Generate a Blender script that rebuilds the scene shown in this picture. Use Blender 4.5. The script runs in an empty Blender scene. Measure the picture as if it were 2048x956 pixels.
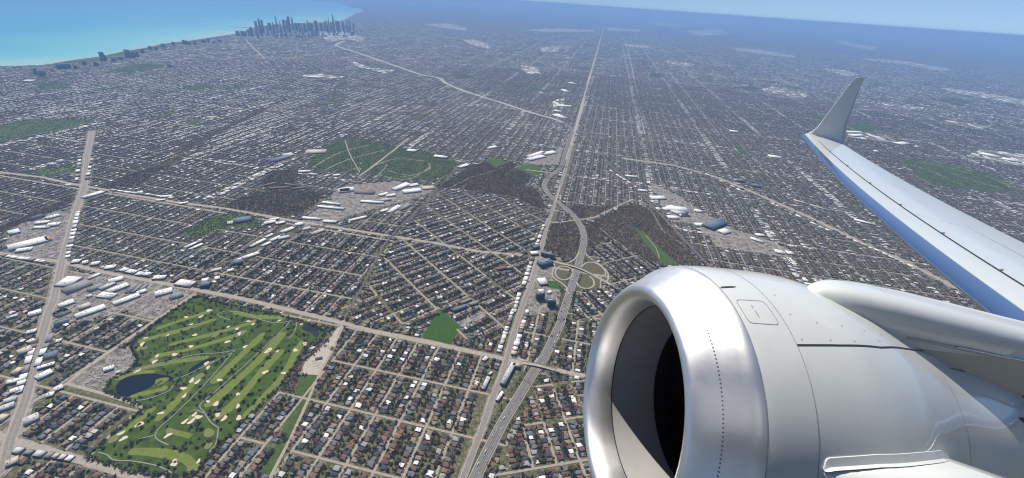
import bpy, bmesh, math, random
import numpy as np
from mathutils import Matrix, Vector

random.seed(7)
rng = np.random.default_rng(11)
scn = bpy.context.scene
col = scn.collection

# ------------------------------------------------------------------ camera
# world axes: X = right/west, Y = ahead/south, Z = up, metres; z = 0 is the city ground
FPX, YAW, PITCH, ROLL = 846.49, -0.17637, 0.51266, 0.06969
CAM = np.array([218.15, -1385.69, 1381.16])
_f = np.array([math.sin(YAW) * math.cos(PITCH), math.cos(YAW) * math.cos(PITCH), -math.sin(PITCH)])
_r = np.array([math.cos(YAW), -math.sin(YAW), 0.0])
_u = np.cross(_r, _f)
CR = _r * math.cos(ROLL) + _u * math.sin(ROLL)
CU = -_r * math.sin(ROLL) + _u * math.cos(ROLL)
CF = _f
cam_d = bpy.data.cameras.new("camera")
cam_d.sensor_width = 36.0
cam_d.lens = FPX / 2048 * 36.0
cam_d.clip_start = 0.05
cam_d.clip_end = 900000
cam_o = bpy.data.objects.new("camera", cam_d)
col.objects.link(cam_o)
M = Matrix(((CR[0], CU[0], -CF[0], CAM[0]), (CR[1], CU[1], -CF[1], CAM[1]), (CR[2], CU[2], -CF[2], CAM[2]), (0, 0, 0, 1)))
cam_o.matrix_world = M
scn.camera = cam_o

# ------------------------------------------------------------------ sky, sun, exposure
SUN_EL, SUN_AZ = math.radians(52), math.radians(42)      # azimuth from straight ahead towards the left
w = bpy.data.worlds.new("World")
scn.world = w
w.use_nodes = True
nt = w.node_tree
nt.nodes.clear()
wo = nt.nodes.new("ShaderNodeOutputWorld")
bg = nt.nodes.new("ShaderNodeBackground")
sky = nt.nodes.new("ShaderNodeTexSky")
sky.sky_type = 'NISHITA'
sky.sun_disc = False
sky.sun_elevation = SUN_EL
sky.sun_rotation = SUN_AZ
sky.altitude = 1400
sky.air_density = 0.85
sky.dust_density = 0.25
sky.ozone_density = 3.0
tc = nt.nodes.new("ShaderNodeTexCoord")
sx = nt.nodes.new("ShaderNodeSeparateXYZ")
mx = nt.nodes.new("ShaderNodeMath"); mx.operation = 'MAXIMUM'; mx.inputs[1].default_value = 0.09
cx = nt.nodes.new("ShaderNodeCombineXYZ")
nt.links.new(tc.outputs["Generated"], sx.inputs[0])
nt.links.new(sx.outputs[0], cx.inputs[0]); nt.links.new(sx.outputs[1], cx.inputs[1])
ma = nt.nodes.new("ShaderNodeMath"); ma.operation = 'MULTIPLY_ADD'; ma.inputs[1].default_value = 0.9; ma.inputs[2].default_value = 0.09
nt.links.new(sx.outputs[2], ma.inputs[0]); nt.links.new(ma.outputs[0], mx.inputs[0]); nt.links.new(mx.outputs[0], cx.inputs[2])
nt.links.new(cx.outputs[0], sky.inputs[0])
nt.links.new(sky.outputs[0], bg.inputs[0])
bg.inputs[1].default_value = 0.078
nt.links.new(bg.outputs[0], wo.inputs[0])

sun_d = bpy.data.lights.new("sun", 'SUN')
sun_d.energy = 4.8
sun_d.angle = math.radians(0.53)
sun_d.color = (1.0, 0.93, 0.82)
sun_o = bpy.data.objects.new("sun", sun_d)
col.objects.link(sun_o)
sdir = Vector((-math.sin(SUN_AZ) * math.cos(SUN_EL), math.cos(SUN_AZ) * math.cos(SUN_EL), math.sin(SUN_EL)))
sun_o.rotation_euler = (-sdir).to_track_quat('-Z', 'Y').to_euler()
sun_o.location = (0, 0, 3000)

vs = scn.view_settings
vs.view_transform = 'Standard'; vs.look = 'None'; vs.exposure = 0.28; vs.gamma = 1.0; vs.use_curve_mapping = False
scn.render.engine = 'CYCLES'
cy = scn.cycles
cy.max_bounces = 6; cy.diffuse_bounces = 2; cy.glossy_bounces = 3; cy.volume_bounces = 1; cy.transparent_max_bounces = 8
cy.caustics_reflective = False; cy.caustics_refractive = False
cy.filter_width = 1.1
cy.sample_clamp_indirect = 12.0
cy.use_denoising = True
try:
    cy.denoiser = 'OPENIMAGEDENOISE'; cy.denoising_prefilter = 'ACCURATE'; cy.denoising_input_passes = 'RGB_ALBEDO_NORMAL'
except Exception: pass
scn.render.film_transparent = False

# ------------------------------------------------------------------ helpers
def ground(x, y, z=0.0):
    """pixel of the 2048-wide photograph -> point of the ground plane"""
    d = CR * ((x - 1024) / FPX) + CU * ((478 - y) / FPX) + CF
    t = (z - CAM[2]) / d[2]
    return np.array([CAM[0] + d[0] * t, CAM[1] + d[1] * t])
CROPS = {4: (2.897, 0, 310), 5: (2.897, 680, 310), 6: (2.897, 1348, 310), 7: (2.846, 0, 620), 8: (2.846, 680, 620),
         1: (2.897, 0, 0), 2: (2.897, 680, 0), 3: (2.897, 1348, 0), 9: (4.78, 1060, 500), 0: (1.0, 0, 0), 10: (6.827, 440, 0)}
def gp(c, x, y):
    s, ox, oy = CROPS[c]
    return ground(x / s + ox, y / s + oy)
def gpoly(c, pts): return np.array([gp(c, *q) for q in pts])
def project(P):
    d = np.asarray(P, float) - CAM
    z = d @ CF
    zz = np.where(z > 1, z, 1)
    return np.stack([1024 + FPX * (d @ CR) / zz, 478 - FPX * (d @ CU) / zz], -1), z
def inside(P, poly):
    x, y = P[:, 0], P[:, 1]
    res = np.zeros(len(P), bool)
    n = len(poly)
    j = n - 1
    for i in range(n):
        xi, yi = poly[i]; xj, yj = poly[j]
        c = ((yi > y) != (yj > y))
        with np.errstate(divide='ignore', invalid='ignore'):
            xx = (xj - xi) * (y - yi) / (yj - yi) + xi
        res ^= c & (x < xx)
        j = i
    return res
def near(P, line, dist):
    m = np.zeros(len(P), bool)
    for a, b in zip(line[:-1], line[1:]):
        lo = np.minimum(a, b) - dist; hi = np.maximum(a, b) + dist
        k = np.where((P[:, 0] > lo[0]) & (P[:, 0] < hi[0]) & (P[:, 1] > lo[1]) & (P[:, 1] < hi[1]) & ~m)[0]
        if len(k) == 0: continue
        ab = b - a
        t = np.clip(((P[k] - a) @ ab) / max(ab @ ab, 1e-9), 0, 1)
        d = np.hypot(*(P[k] - a - t[:, None] * ab).T)
        m[k[d < dist]] = True
    return m
def smooth(pts, n=6, closed=False):
    """Catmull-Rom through 2D/3D points"""
    p = np.asarray(pts, float)
    if len(p) < 3: return p
    out = []
    N = len(p)
    segs = N if closed else N - 1
    for i in range(segs):
        if closed: a, b, c, d = p[(i - 1) % N], p[i], p[(i + 1) % N], p[(i + 2) % N]
        else: a, b, c, d = p[max(i - 1, 0)], p[i], p[i + 1], p[min(i + 2, N - 1)]
        for k in range(n):
            t = k / n
            out.append(0.5 * (2 * b + (c - a) * t + (2 * a - 5 * b + 4 * c - d) * t * t + (3 * b - a - 3 * c + d) * t ** 3))
    if not closed: out.append(p[-1])
    return np.array(out)
ORD = ["zeroth", "first", "second", "third", "fourth", "fifth", "sixth", "seventh", "eighth", "ninth", "tenth", "eleventh", "twelfth",
       "thirteenth", "fourteenth", "fifteenth", "sixteenth", "seventeenth", "eighteenth", "nineteenth", "twentieth"]
def ordn(n):
    if n <= 20: return ORD[n]
    tens = {2: "twenty", 3: "thirty", 4: "forty", 5: "fifty", 6: "sixty"}[n // 10]
    return tens + "-" + ORD[n % 10] if n % 10 else tens[:-1] + "ieth"

# ------------------------------------------------------------------ materials
MATS = {}
def mat(name, c, rough=0.8, metal=0.0, noise=None, spec=0.4, coat_r=0.05, coat=0.0):
    if name in MATS: return MATS[name]
    m = bpy.data.materials.new(name)
    m.use_nodes = True
    t = m.node_tree
    b = t.nodes["Principled BSDF"]
    b.inputs["Base Color"].default_value = (*c, 1)
    b.inputs["Roughness"].default_value = rough
    b.inputs["Metallic"].default_value = metal
    b.inputs["Specular IOR Level"].default_value = spec
    if coat:
        b.inputs["Coat Weight"].default_value = coat
        b.inputs["Coat Roughness"].default_value = coat_r
    if noise:
        amp, size = noise
        g = t.nodes.new("ShaderNodeNewGeometry")
        n = t.nodes.new("ShaderNodeTexNoise")
        n.inputs["Scale"].default_value = 1.0 / size
        n.inputs["Detail"].default_value = 5
        n.inputs["Roughness"].default_value = 0.65
        r = t.nodes.new("ShaderNodeMapRange")
        r.inputs[1].default_value = 0.3; r.inputs[2].default_value = 0.7
        r.inputs[3].default_value = 1 - amp; r.inputs[4].default_value = 1 + amp
        v = t.nodes.new("ShaderNodeVectorMath"); v.operation = 'SCALE'
        v.inputs[0].default_value = c
        t.links.new(g.outputs["Position"], n.inputs["Vector"])
        t.links.new(n.outputs["Fac"], r.inputs[0])
        t.links.new(r.outputs[0], v.inputs["Scale"])
        t.links.new(v.outputs[0], b.inputs["Base Color"])
    MATS[name] = m
    return m
def attr_mat(name, rough=0.85, spec=0.25, amp=0.25, size=3.0):
    """base colour of each thing from its own colour attribute, with weathering noise"""
    m = bpy.data.materials.new(name)
    m.use_nodes = True
    t = m.node_tree
    b = t.nodes["Principled BSDF"]
    b.inputs["Roughness"].default_value = rough
    b.inputs["Specular IOR Level"].default_value = spec
    a = t.nodes.new("ShaderNodeAttribute"); a.attribute_name = "col"
    g = t.nodes.new("ShaderNodeNewGeometry")
    n = t.nodes.new("ShaderNodeTexNoise"); n.inputs["Scale"].default_value = 1 / size; n.inputs["Detail"].default_value = 3
    r = t.nodes.new("ShaderNodeMapRange")
    r.inputs[1].default_value = 0.3; r.inputs[2].default_value = 0.7; r.inputs[3].default_value = 1 - amp; r.inputs[4].default_value = 1 + amp
    v = t.nodes.new("ShaderNodeVectorMath"); v.operation = 'SCALE'
    t.links.new(g.outputs["Position"], n.inputs["Vector"]); t.links.new(n.outputs["Fac"], r.inputs[0])
    t.links.new(a.outputs["Color"], v.inputs[0]); t.links.new(r.outputs[0], v.inputs["Scale"])
    t.links.new(v.outputs[0], b.inputs["Base Color"])
    return m
M_house = attr_mat("house_shell_mixed")
M_leaf = attr_mat("tree_crown_mixed", 0.9, 0.1, 0.3, 4.0)

def tri_mesh(name, V, F, C=None, material=None, smooth_=False):
    me = bpy.data.meshes.new(name)
    V = np.ascontiguousarray(V, np.float32); F = np.ascontiguousarray(F, np.int32)
    n, k = F.shape
    me.vertices.add(len(V)); me.vertices.foreach_set("co", V.ravel())
    me.loops.add(n * k); me.loops.foreach_set("vertex_index", F.ravel())
    me.polygons.add(n); me.polygons.foreach_set("loop_start", np.arange(0, n * k, k, dtype=np.int32))
    try: me.polygons.foreach_set("loop_total", np.full(n, k, np.int32))
    except Exception: pass
    if C is not None:
        at = me.color_attributes.new("col", 'FLOAT_COLOR', 'POINT')
        at.data.foreach_set("color", np.ascontiguousarray(np.c_[C, np.ones(len(C))], np.float32).ravel())
    me.update(calc_edges=True)
    if smooth_: me.polygons.foreach_set("use_smooth", np.ones(n, bool))
    if material: me.materials.append(material)
    return me
def link(name, me, parent=None, loc=None, rotz=0.0):
    o = bpy.data.objects.new(name, me)
    col.objects.link(o)
    if parent is not None: o.parent = parent
    if loc is not None: o.location = loc
    if rotz: o.rotation_euler = (0, 0, rotz)
    return o
def tag(o, label=None, cat=None, group=None, kind=None):
    if label: o["label"] = label
    if cat: o["category"] = cat
    if group: o["group"] = group
    if kind: o["kind"] = kind
    return o
def poly_sheet(name, polys, z, m, kind='structure'):
    """flat region(s) as one triangulated sheet"""
    bm = bmesh.new()
    for p in polys:
        vs_ = [bm.verts.new((q[0], q[1], z)) for q in p]
        try: f = bm.faces.new(vs_)
        except ValueError: continue
        if f.normal.z == 0: f.normal_update()
        if f.normal.z < 0: f.normal_flip()
    bmesh.ops.triangulate(bm, faces=bm.faces[:])
    me = bpy.data.meshes.new(name); bm.to_mesh(me); bm.free()
    me.materials.append(m)
    o = link(name, me)
    if kind: o["kind"] = kind
    return o
def ribbon_geo(line, half, z):
    p = np.asarray(line, float)
    t = np.gradient(p[:, :2], axis=0)
    t /= np.linalg.norm(t, axis=1)[:, None] + 1e-9
    nrm = np.stack([-t[:, 1], t[:, 0]], 1)
    if np.isscalar(z): z = np.full(len(p), float(z))
    h = np.broadcast_to(np.asarray(half, float), (len(p),))
    L = np.c_[p[:, :2] + nrm * h[:, None], z]; Rr = np.c_[p[:, :2] - nrm * h[:, None], z]
    V = np.empty((2 * len(p), 3)); V[0::2] = Rr; V[1::2] = L
    i = np.arange(len(p) - 1) * 2
    F = np.stack([i, i + 2, i + 3, i + 1], 1)
    return V, F
def ribbons(name, items, m, kind='structure', parent=None):
    """items: (line, half width, z)"""
    VV, FF, o = [], [], 0
    for line, half, z in items:
        V, F = ribbon_geo(line, half, z)
        VV.append(V); FF.append(F + o); o += len(V)
    ob = link(name, tri_mesh(name, np.concatenate(VV), np.concatenate(FF), None, m), parent)
    if kind: ob["kind"] = kind
    return ob
def offset_line(line, d):
    p = np.asarray(line, float)
    t = np.gradient(p[:, :2], axis=0); t /= np.linalg.norm(t, axis=1)[:, None] + 1e-9
    q = p.copy(); q[:, :2] += np.stack([-t[:, 1], t[:, 0]], 1) * d
    return q
def box_geo(cx, cy_, z0, z1, lx, ly, rot=0.0, bottom=False):
    c, s = math.cos(rot), math.sin(rot)
    q = np.array([(-1, -1), (1, -1), (1, 1), (-1, 1)]) * (lx / 2, ly / 2)
    q = np.stack([q[:, 0] * c - q[:, 1] * s + cx, q[:, 0] * s + q[:, 1] * c + cy_], 1)
    V = np.concatenate([np.c_[q, np.full(4, z0)], np.c_[q, np.full(4, z1)]])
    F = [(0, 1, 5, 4), (1, 2, 6, 5), (2, 3, 7, 6), (3, 0, 4, 7), (4, 5, 6, 7)]
    if bottom: F.append((3, 2, 1, 0))
    return V, np.array(F)
def geo_mesh(name, geos, m, smooth_=False):
    VV, FF, o = [], [], 0
    for V, F in geos:
        VV.append(V); FF.append(np.asarray(F) + o); o += len(V)
    return tri_mesh(name, np.concatenate(VV), np.concatenate(FF), None, m, smooth_)

# ------------------------------------------------------------------ traced lines and regions of the city
EDENS = smooth([ground(930, 1010)] + [gp(8, *q) for q in ((770, 956), (850, 790), (930, 635), (1020, 490), (1105, 350), (1162, 270), (1215, 160), (1262, 60))]
               + [gp(5, *q) for q in ((1285, 940), (1337, 780), (1383, 630), (1413, 500), (1403, 430), (1368, 370), (1310, 310), (1250, 265), (1200, 215), (1185, 170), (1212, 125), (1262, 90), (1290, 50), (1302, 0))]
               + [gp(2, *q) for q in ((1333, 800), (1345, 755), (1310, 720), (1240, 690), (1100, 650), (950, 600), (820, 560), (700, 520), (615, 483), (585, 458), (540, 445), (460, 430), (330, 385), (200, 340), (100, 305), (20, 280))]
               + [ground(672, 90), ground(690, 82)], 5)
CICERO = np.array([ground(905, 1010)] + [gp(8, *q) for q in ((700, 956), (760, 800), (800, 700), (860, 520), (920, 380), (950, 275), (990, 130), (1030, 0))]
                  + [gp(5, *q) for q in ((1055, 880), (1110, 740), (1160, 560), (1200, 400), (1240, 290), (1270, 190), (1310, 70), (1330, 0))]
                  + [gp(2, *q) for q in ((1340, 840), (1385, 680), (1420, 540), (1460, 400), (1500, 260), (1530, 150))])
LINCOLN = np.array([ground(-60, 1000)] + [gp(7, *q) for q in ((20, 900), (60, 740), (150, 500), (215, 240), (280, 0))] + [gp(4, *q) for q in ((310, 850), (360, 620), (430, 350), (490, 180), (505, 0))] + [ground(184, 262)])
DEVON = np.array([gp(4, *q) for q in ((-300, 530), (0, 570), (200, 600), (360, 620), (600, 680), (900, 735), (1130, 780), (1400, 832))]
                 + [gp(8, *q) for q in ((0, 70), (180, 120), (470, 175), (680, 222), (930, 278), (1120, 318), (1400, 378))] + [np.array([700., -30.])])
PETERSON = np.array([gp(4, *q) for q in ((-200, 80), (0, 100), (250, 130), (400, 165), (490, 180), (780, 235), (1030, 275), (1300, 310), (1500, 345), (1690, 380))] + [gp(5, *q) for q in ((370, 482), (560, 512), (800, 560), (1060, 580))])
PETE2 = np.array([ground(1062, 512), ground(1085, 515)] + [gp(9, *q) for q in ((200, 105), (330, 135), (500, 190), (600, 240), (720, 300), (800, 350))])
PRATT = np.array([gp(7, *q) for q in ((-200, 640), (60, 740), (250, 790), (480, 862), (720, 942), (900, 1000))])
PULASKI = np.array([gp(7, *q) for q in ((190, 520), (380, 420), (490, 330), (740, 160), (970, 0))] + [ground(393, 588)])
CLUBRD = np.array([gp(7, *q) for q in ((380, 420), (600, 480), (815, 555), (640, 700), (480, 862))])
ROWRD = np.array([ground(688, 640)] + [gp(7, *q) for q in ((1900, 220), (1830, 340), (1760, 500), (1660, 720), (1540, 950), (1490, 1060))])
NWHWY = np.array([gp(6, *q) for q in ((-300, 20), (0, 60), (250, 130), (420, 200), (600, 280), (760, 350), (950, 440), (1150, 540), (1300, 600), (1500, 700), (1700, 810), (1900, 900))])
RAIL_W = np.array([ground(1150, 258), gp(6, 0, 10), gp(6, 250, 110), gp(6, 550, 190), gp(6, 900, 290), gp(6, 1150, 370), gp(6, 1400, 440), gp(6, 1700, 545)])
RAIL_N = np.array([gp(2, *q) for q in ((1030, 370), (1190, 550), (1280, 650), (1370, 730), (1520, 900))] + [gp(5, *q) for q in ((1560, 50), (1700, 180), (1850, 340), (2020, 520))] + [ground(1420, 535), ground(1480, 590)])
RAIL_E = np.array([gp(4, *q) for q in ((950, 730), (1250, 650), (1500, 540), (1750, 450), (2028, 360))] + [gp(5, *q) for q in ((200, 320), (400, 262), (600, 195), (640, 175))])
RAIL_S = np.array([ground(688, 640)] + [gp(5, *q) for q in ((30, 940), (150, 720), (250, 530), (330, 430), (450, 320), (600, 195))])
BRYNMAWR = np.array([gp(5, *q) for q in ((600, 190), (800, 215), (1000, 240), (1150, 300))])
CALDWELL = np.array([gp(5, *q) for q in ((1180, 400), (1350, 380), (1480, 360), (1600, 300), (1700, 255))])
CEMRD = np.array([gp(2, *q) for q in ((200, 956), (300, 880), (400, 800))])
CEMRD = np.vstack([gp(5, 100, 130), gp(5, 180, 75), CEMRD])
INTER = gpoly(9, [(215, 118), (340, 128), (440, 60), (475, 10), (530, 20), (575, 70), (690, 150), (755, 215), (750, 330), (690, 325), (620, 375), (480, 385), (440, 350), (362, 400), (335, 365), (225, 280), (205, 225), (230, 160)])
MAJ = [(EDENS, 40), (CICERO, 24), (LINCOLN, 40), (DEVON, 20), (PETERSON, 20), (PETE2, 20), (PRATT, 18), (PULASKI, 14), (CLUBRD, 12), (ROWRD, 10), (NWHWY, 32), (RAIL_W, 26),
       (RAIL_N, 20), (RAIL_E, 18), (RAIL_S, 20), (CALDWELL, 12), (CEMRD, 14)]
GOLF = gpoly(0, [(395, 590), (450, 605), (560, 627), (625, 648), (655, 661)]) 
GOLF = np.vstack([GOLF, gpoly(7, [(1850, 160), (1750, 240), (1700, 310), (1600, 440), (1450, 590), (1350, 690), (1200, 830), (1120, 940), (1000, 956), (740, 935), (480, 850), (640, 700), (815, 560), (680, 505), (580, 460), (620, 400), (720, 350), (775, 280), (740, 210), (760, 165), (970, 5)])])
CLUB = gpoly(7, [(390, 415), (500, 335), (640, 230), (745, 205), (775, 280), (720, 350), (620, 400), (580, 460)])
SUBST = gpoly(7, [(1705, 365), (1740, 290), (1810, 230), (1860, 180), (1925, 95), (1955, 100), (1925, 170), (1880, 250), (1825, 372)])
ROWG = gpoly(7, [(1700, 372), (1810, 372), (1720, 560), (1570, 940), (1480, 940), (1600, 700), (1680, 520)])
ROWT = gpoly(7, [(1850, 165), (1905, 110), (1860, 180), (1740, 290), (1695, 370), (1680, 480), (1560, 470), (1640, 380), (1700, 310)])
FIELD = gpoly(8, [(590, 2), (680, 95), (635, 195), (470, 157), (530, 35)])
FIELD2 = gpoly(9, [(160, 290), (290, 305), (305, 385), (160, 355)])
SCHOOLLOT = gpoly(8, [(640, 60), (760, 0), (860, 20), (720, 100), (690, 95)])
W_LAB = gpoly(5, [(555, 190), (640, 140), (760, 60), (880, 40), (1000, 45), (1110, 120), (1070, 180), (1140, 205), (1200, 300), (1170, 320), (1000, 245), (800, 212), (640, 195)])
W_SAU = gpoly(5, [(1225, 395), (1345, 385), (1395, 440), (1390, 540), (1310, 600), (1180, 550), (1190, 480)])
W_EDG = gpoly(5, [(1430, 470), (1420, 410), (1500, 370), (1690, 280), (1850, 335), (2000, 530), (2100, 645), (1830, 630), (1680, 550), (1540, 480), (1440, 560)])
W_MID = gpoly(5, [(1255, 280), (1300, 300), (1420, 300), (1600, 300), (1470, 355), (1380, 372), (1330, 330)])
W_NPV = gpoly(4, [(1290, 295), (1500, 210), (1700, 205), (1900, 225), (1740, 345), (1690, 360), (1310, 305)])
W_NP2 = gpoly(4, [(1500, 150), (1600, 90), (1740, 90), (1700, 200), (1550, 200)])
W_GOO = gpoly(4, [(1040, 460), (1200, 370), (1350, 330), (1500, 365), (1500, 430), (1330, 410), (1300, 440), (1130, 480)])
W_CH1 = gpoly(4, [(-60, 430), (100, 380), (300, 290), (440, 235), (460, 255), (330, 320), (120, 400), (-60, 480)])
W_CH2 = gpoly(4, [(580, 190), (760, 120), (900, 60), (1040, 0), (1110, 0), (900, 110), (800, 185)])
W_CH3 = gpoly(1, [(960, 890), (1180, 790), (1400, 690), (1520, 620), (1540, 640), (1300, 760), (1080, 880)])
W_CLV = gpoly(5, [(1310, 610), (1390, 560), (1420, 560), (1370, 640)])
W_RV = gpoly(8, [(1090, 350), (1150, 350), (1080, 450), (960, 640), (860, 800), (835, 780), (900, 640), (1000, 480)])
W_RV2 = gpoly(5, [(1310, 700), (1340, 790), (1300, 920), (1270, 900), (1275, 790)])
GREENSTRIP = gpoly(5, [(1700, 420), (1770, 450), (1870, 555), (1965, 640), (1850, 640), (1840, 600), (1755, 500)])
GREEN_SAU = gpoly(5, [(1000, 70), (1080, 45), (1160, 60), (1190, 110), (1120, 125)])
GREEN_LAB = gpoly(5, [(830, 20), (930, 20), (980, 45), (900, 75)])
CEM = gpoly(0, [(608, 335), (640, 300), (690, 275), (735, 280), (790, 292), (830, 300), (905, 315), (915, 330), (895, 355), (840, 362), (780, 358), (720, 348), (650, 345)])
FARGOLF = gpoly(0, [(1800, 322), (1830, 318), (1880, 325), (1950, 340), (2000, 355), (2035, 382), (1985, 386), (1930, 380), (1870, 372), (1835, 352)])
PARK_L = gpoly(1, [(-80, 760), (60, 710), (220, 690), (420, 690), (560, 690), (420, 740), (200, 780), (0, 830)])
PARK_B = gpoly(1, [(200, 500), (300, 480), (420, 490), (380, 520), (240, 520)])
PARK_C = gpoly(1, [(620, 410), (800, 375), (960, 375), (940, 395), (760, 430)])
PARK_D = gpoly(4, [(130, 105), (230, 80), (420, 75), (430, 100), (280, 120)])
PARK_E = gpoly(2, [(-40, 520), (0, 480), (60, 470), (30, 500)])
FORE = [gpoly(3, [(1000, 720), (1100, 700), (1190, 735), (1150, 770), (1010, 760)]), gpoly(3, [(1480, 575), (1620, 570), (1740, 590), (1640, 610)]), gpoly(2, [(1790, 420), (1860, 425), (1880, 445), (1800, 450)]),
        gpoly(3, [(340, 505), (430, 500), (520, 515), (440, 525)])]
IND_A = gpoly(5, [(-30, 195), (80, 170), (330, 150), (560, 185), (540, 205), (420, 270), (330, 340), (200, 310), (0, 385), (-100, 400), (-200, 420), (-220, 370), (-120, 300), (-60, 260)])
IND_B = gpoly(4, [(20, 560), (60, 430), (190, 340), (330, 330), (420, 310), (390, 560), (340, 600), (200, 590)])
IND_C = gpoly(4, [(330, 960), (370, 680), (600, 690), (900, 740), (1120, 790), (900, 960), (700, 900), (560, 960)])
IND_D = gpoly(6, [(-150, 150), (20, 230), (200, 350), (330, 420), (560, 500), (700, 560), (680, 590), (560, 580), (250, 530), (110, 400), (0, 390), (-80, 290)])
IND_E = gpoly(2, [(1060, 930), (1110, 890), (1250, 870), (1300, 850), (1290, 956), (1060, 956)])
CICSTRIP = gpoly(5, [(1080, 880), (1130, 740), (1150, 600), (1180, 560), (1290, 600), (1240, 640), (1230, 720), (1290, 760), (1300, 900), (1080, 930)])
PARKINGS = [IND_A, IND_B, IND_C, IND_D, IND_E]
GREENS = [W_GOO, PARK_L, PARK_B, PARK_C, PARK_D, PARK_E, CEM]
WOODS = [W_LAB, W_SAU, W_EDG, W_MID, W_NPV, W_NP2, W_CH1, W_CH2, W_CH3, W_CLV, W_RV, W_RV2, ROWT]
SAUG = gpoly(5, [(640, 205), (800, 222), (1000, 255), (1170, 335), (1190, 400), (1080, 740), (1000, 930), (960, 1090), (60, 950), (180, 720), (290, 530), (350, 440), (480, 310), (600, 210)])
EASTED = gpoly(8, [(1140, 345), (1480, 420), (1560, 1000), (860, 1000), (1000, 740), (1080, 470)])
CALD = gpoly(5, [(1450, 540), (1550, 490), (1850, 640), (1700, 900), (1340, 960), (1400, 800), (1560, 740), (1530, 650)])
EXCL = [INTER, GOLF, CLUB, SUBST, ROWG, FIELD, FIELD2, SCHOOLLOT, GREENSTRIP, GREEN_SAU, GREEN_LAB, FARGOLF, CICSTRIP] + FORE + PARKINGS + GREENS + WOODS

pr = np.random.default_rng(5)
PARKS = []
while len(PARKS) < 22:
    d_ = 4600 + 5200 * pr.random() ** 1.2; a_ = pr.uniform(-.95, .75)
    bx_ = -20 + 100.6 * round((CAM[0] + d_ * math.sin(a_)) / 100.6); by_ = -40 + 201.2 * round((CAM[1] + d_ * math.cos(a_)) / 201.2)
    wq, hq = 100.6 * pr.integers(1, 4), 201.2 * pr.integers(1, 3)
    PARKS.append(np.array([(bx_ + 6, by_ + 6), (bx_ + wq - 6, by_ + 6), (bx_ + wq - 6, by_ + hq - 6), (bx_ + 6, by_ + hq - 6)]))
GREENS = GREENS + PARKS
EXCL = EXCL + PARKS
# lake shore, traced from the near left round the city to the far shore
SHORE = np.vstack([gpoly(0, [(-260, 165), (-80, 139)]), gpoly(1, [(0, 384), (120, 382), (240, 378), (400, 350), (590, 325), (700, 300), (850, 275), (930, 255), (1100, 235), (1300, 205), (1370, 195), (1440, 170), (1490, 150)]),
                   gpoly(10, [(560, 352), (800, 338), (1000, 325), (1200, 310), (1400, 302), (1600, 300), (1700, 268), (1790, 218), (1880, 175), (1950, 162), (1935, 125), (1860, 108), (1760, 100)])])
FARSH = [ground(690, 9), ground(660, 3.5), ground(610, 0), ground(560, -4), ground(400, -22)]
LAKE = np.vstack([SHORE, np.array(FARSH), [np.array([-290000., 60000.]), np.array([-290000., -60000.]), np.array([-60000., -30000.])]])

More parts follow.
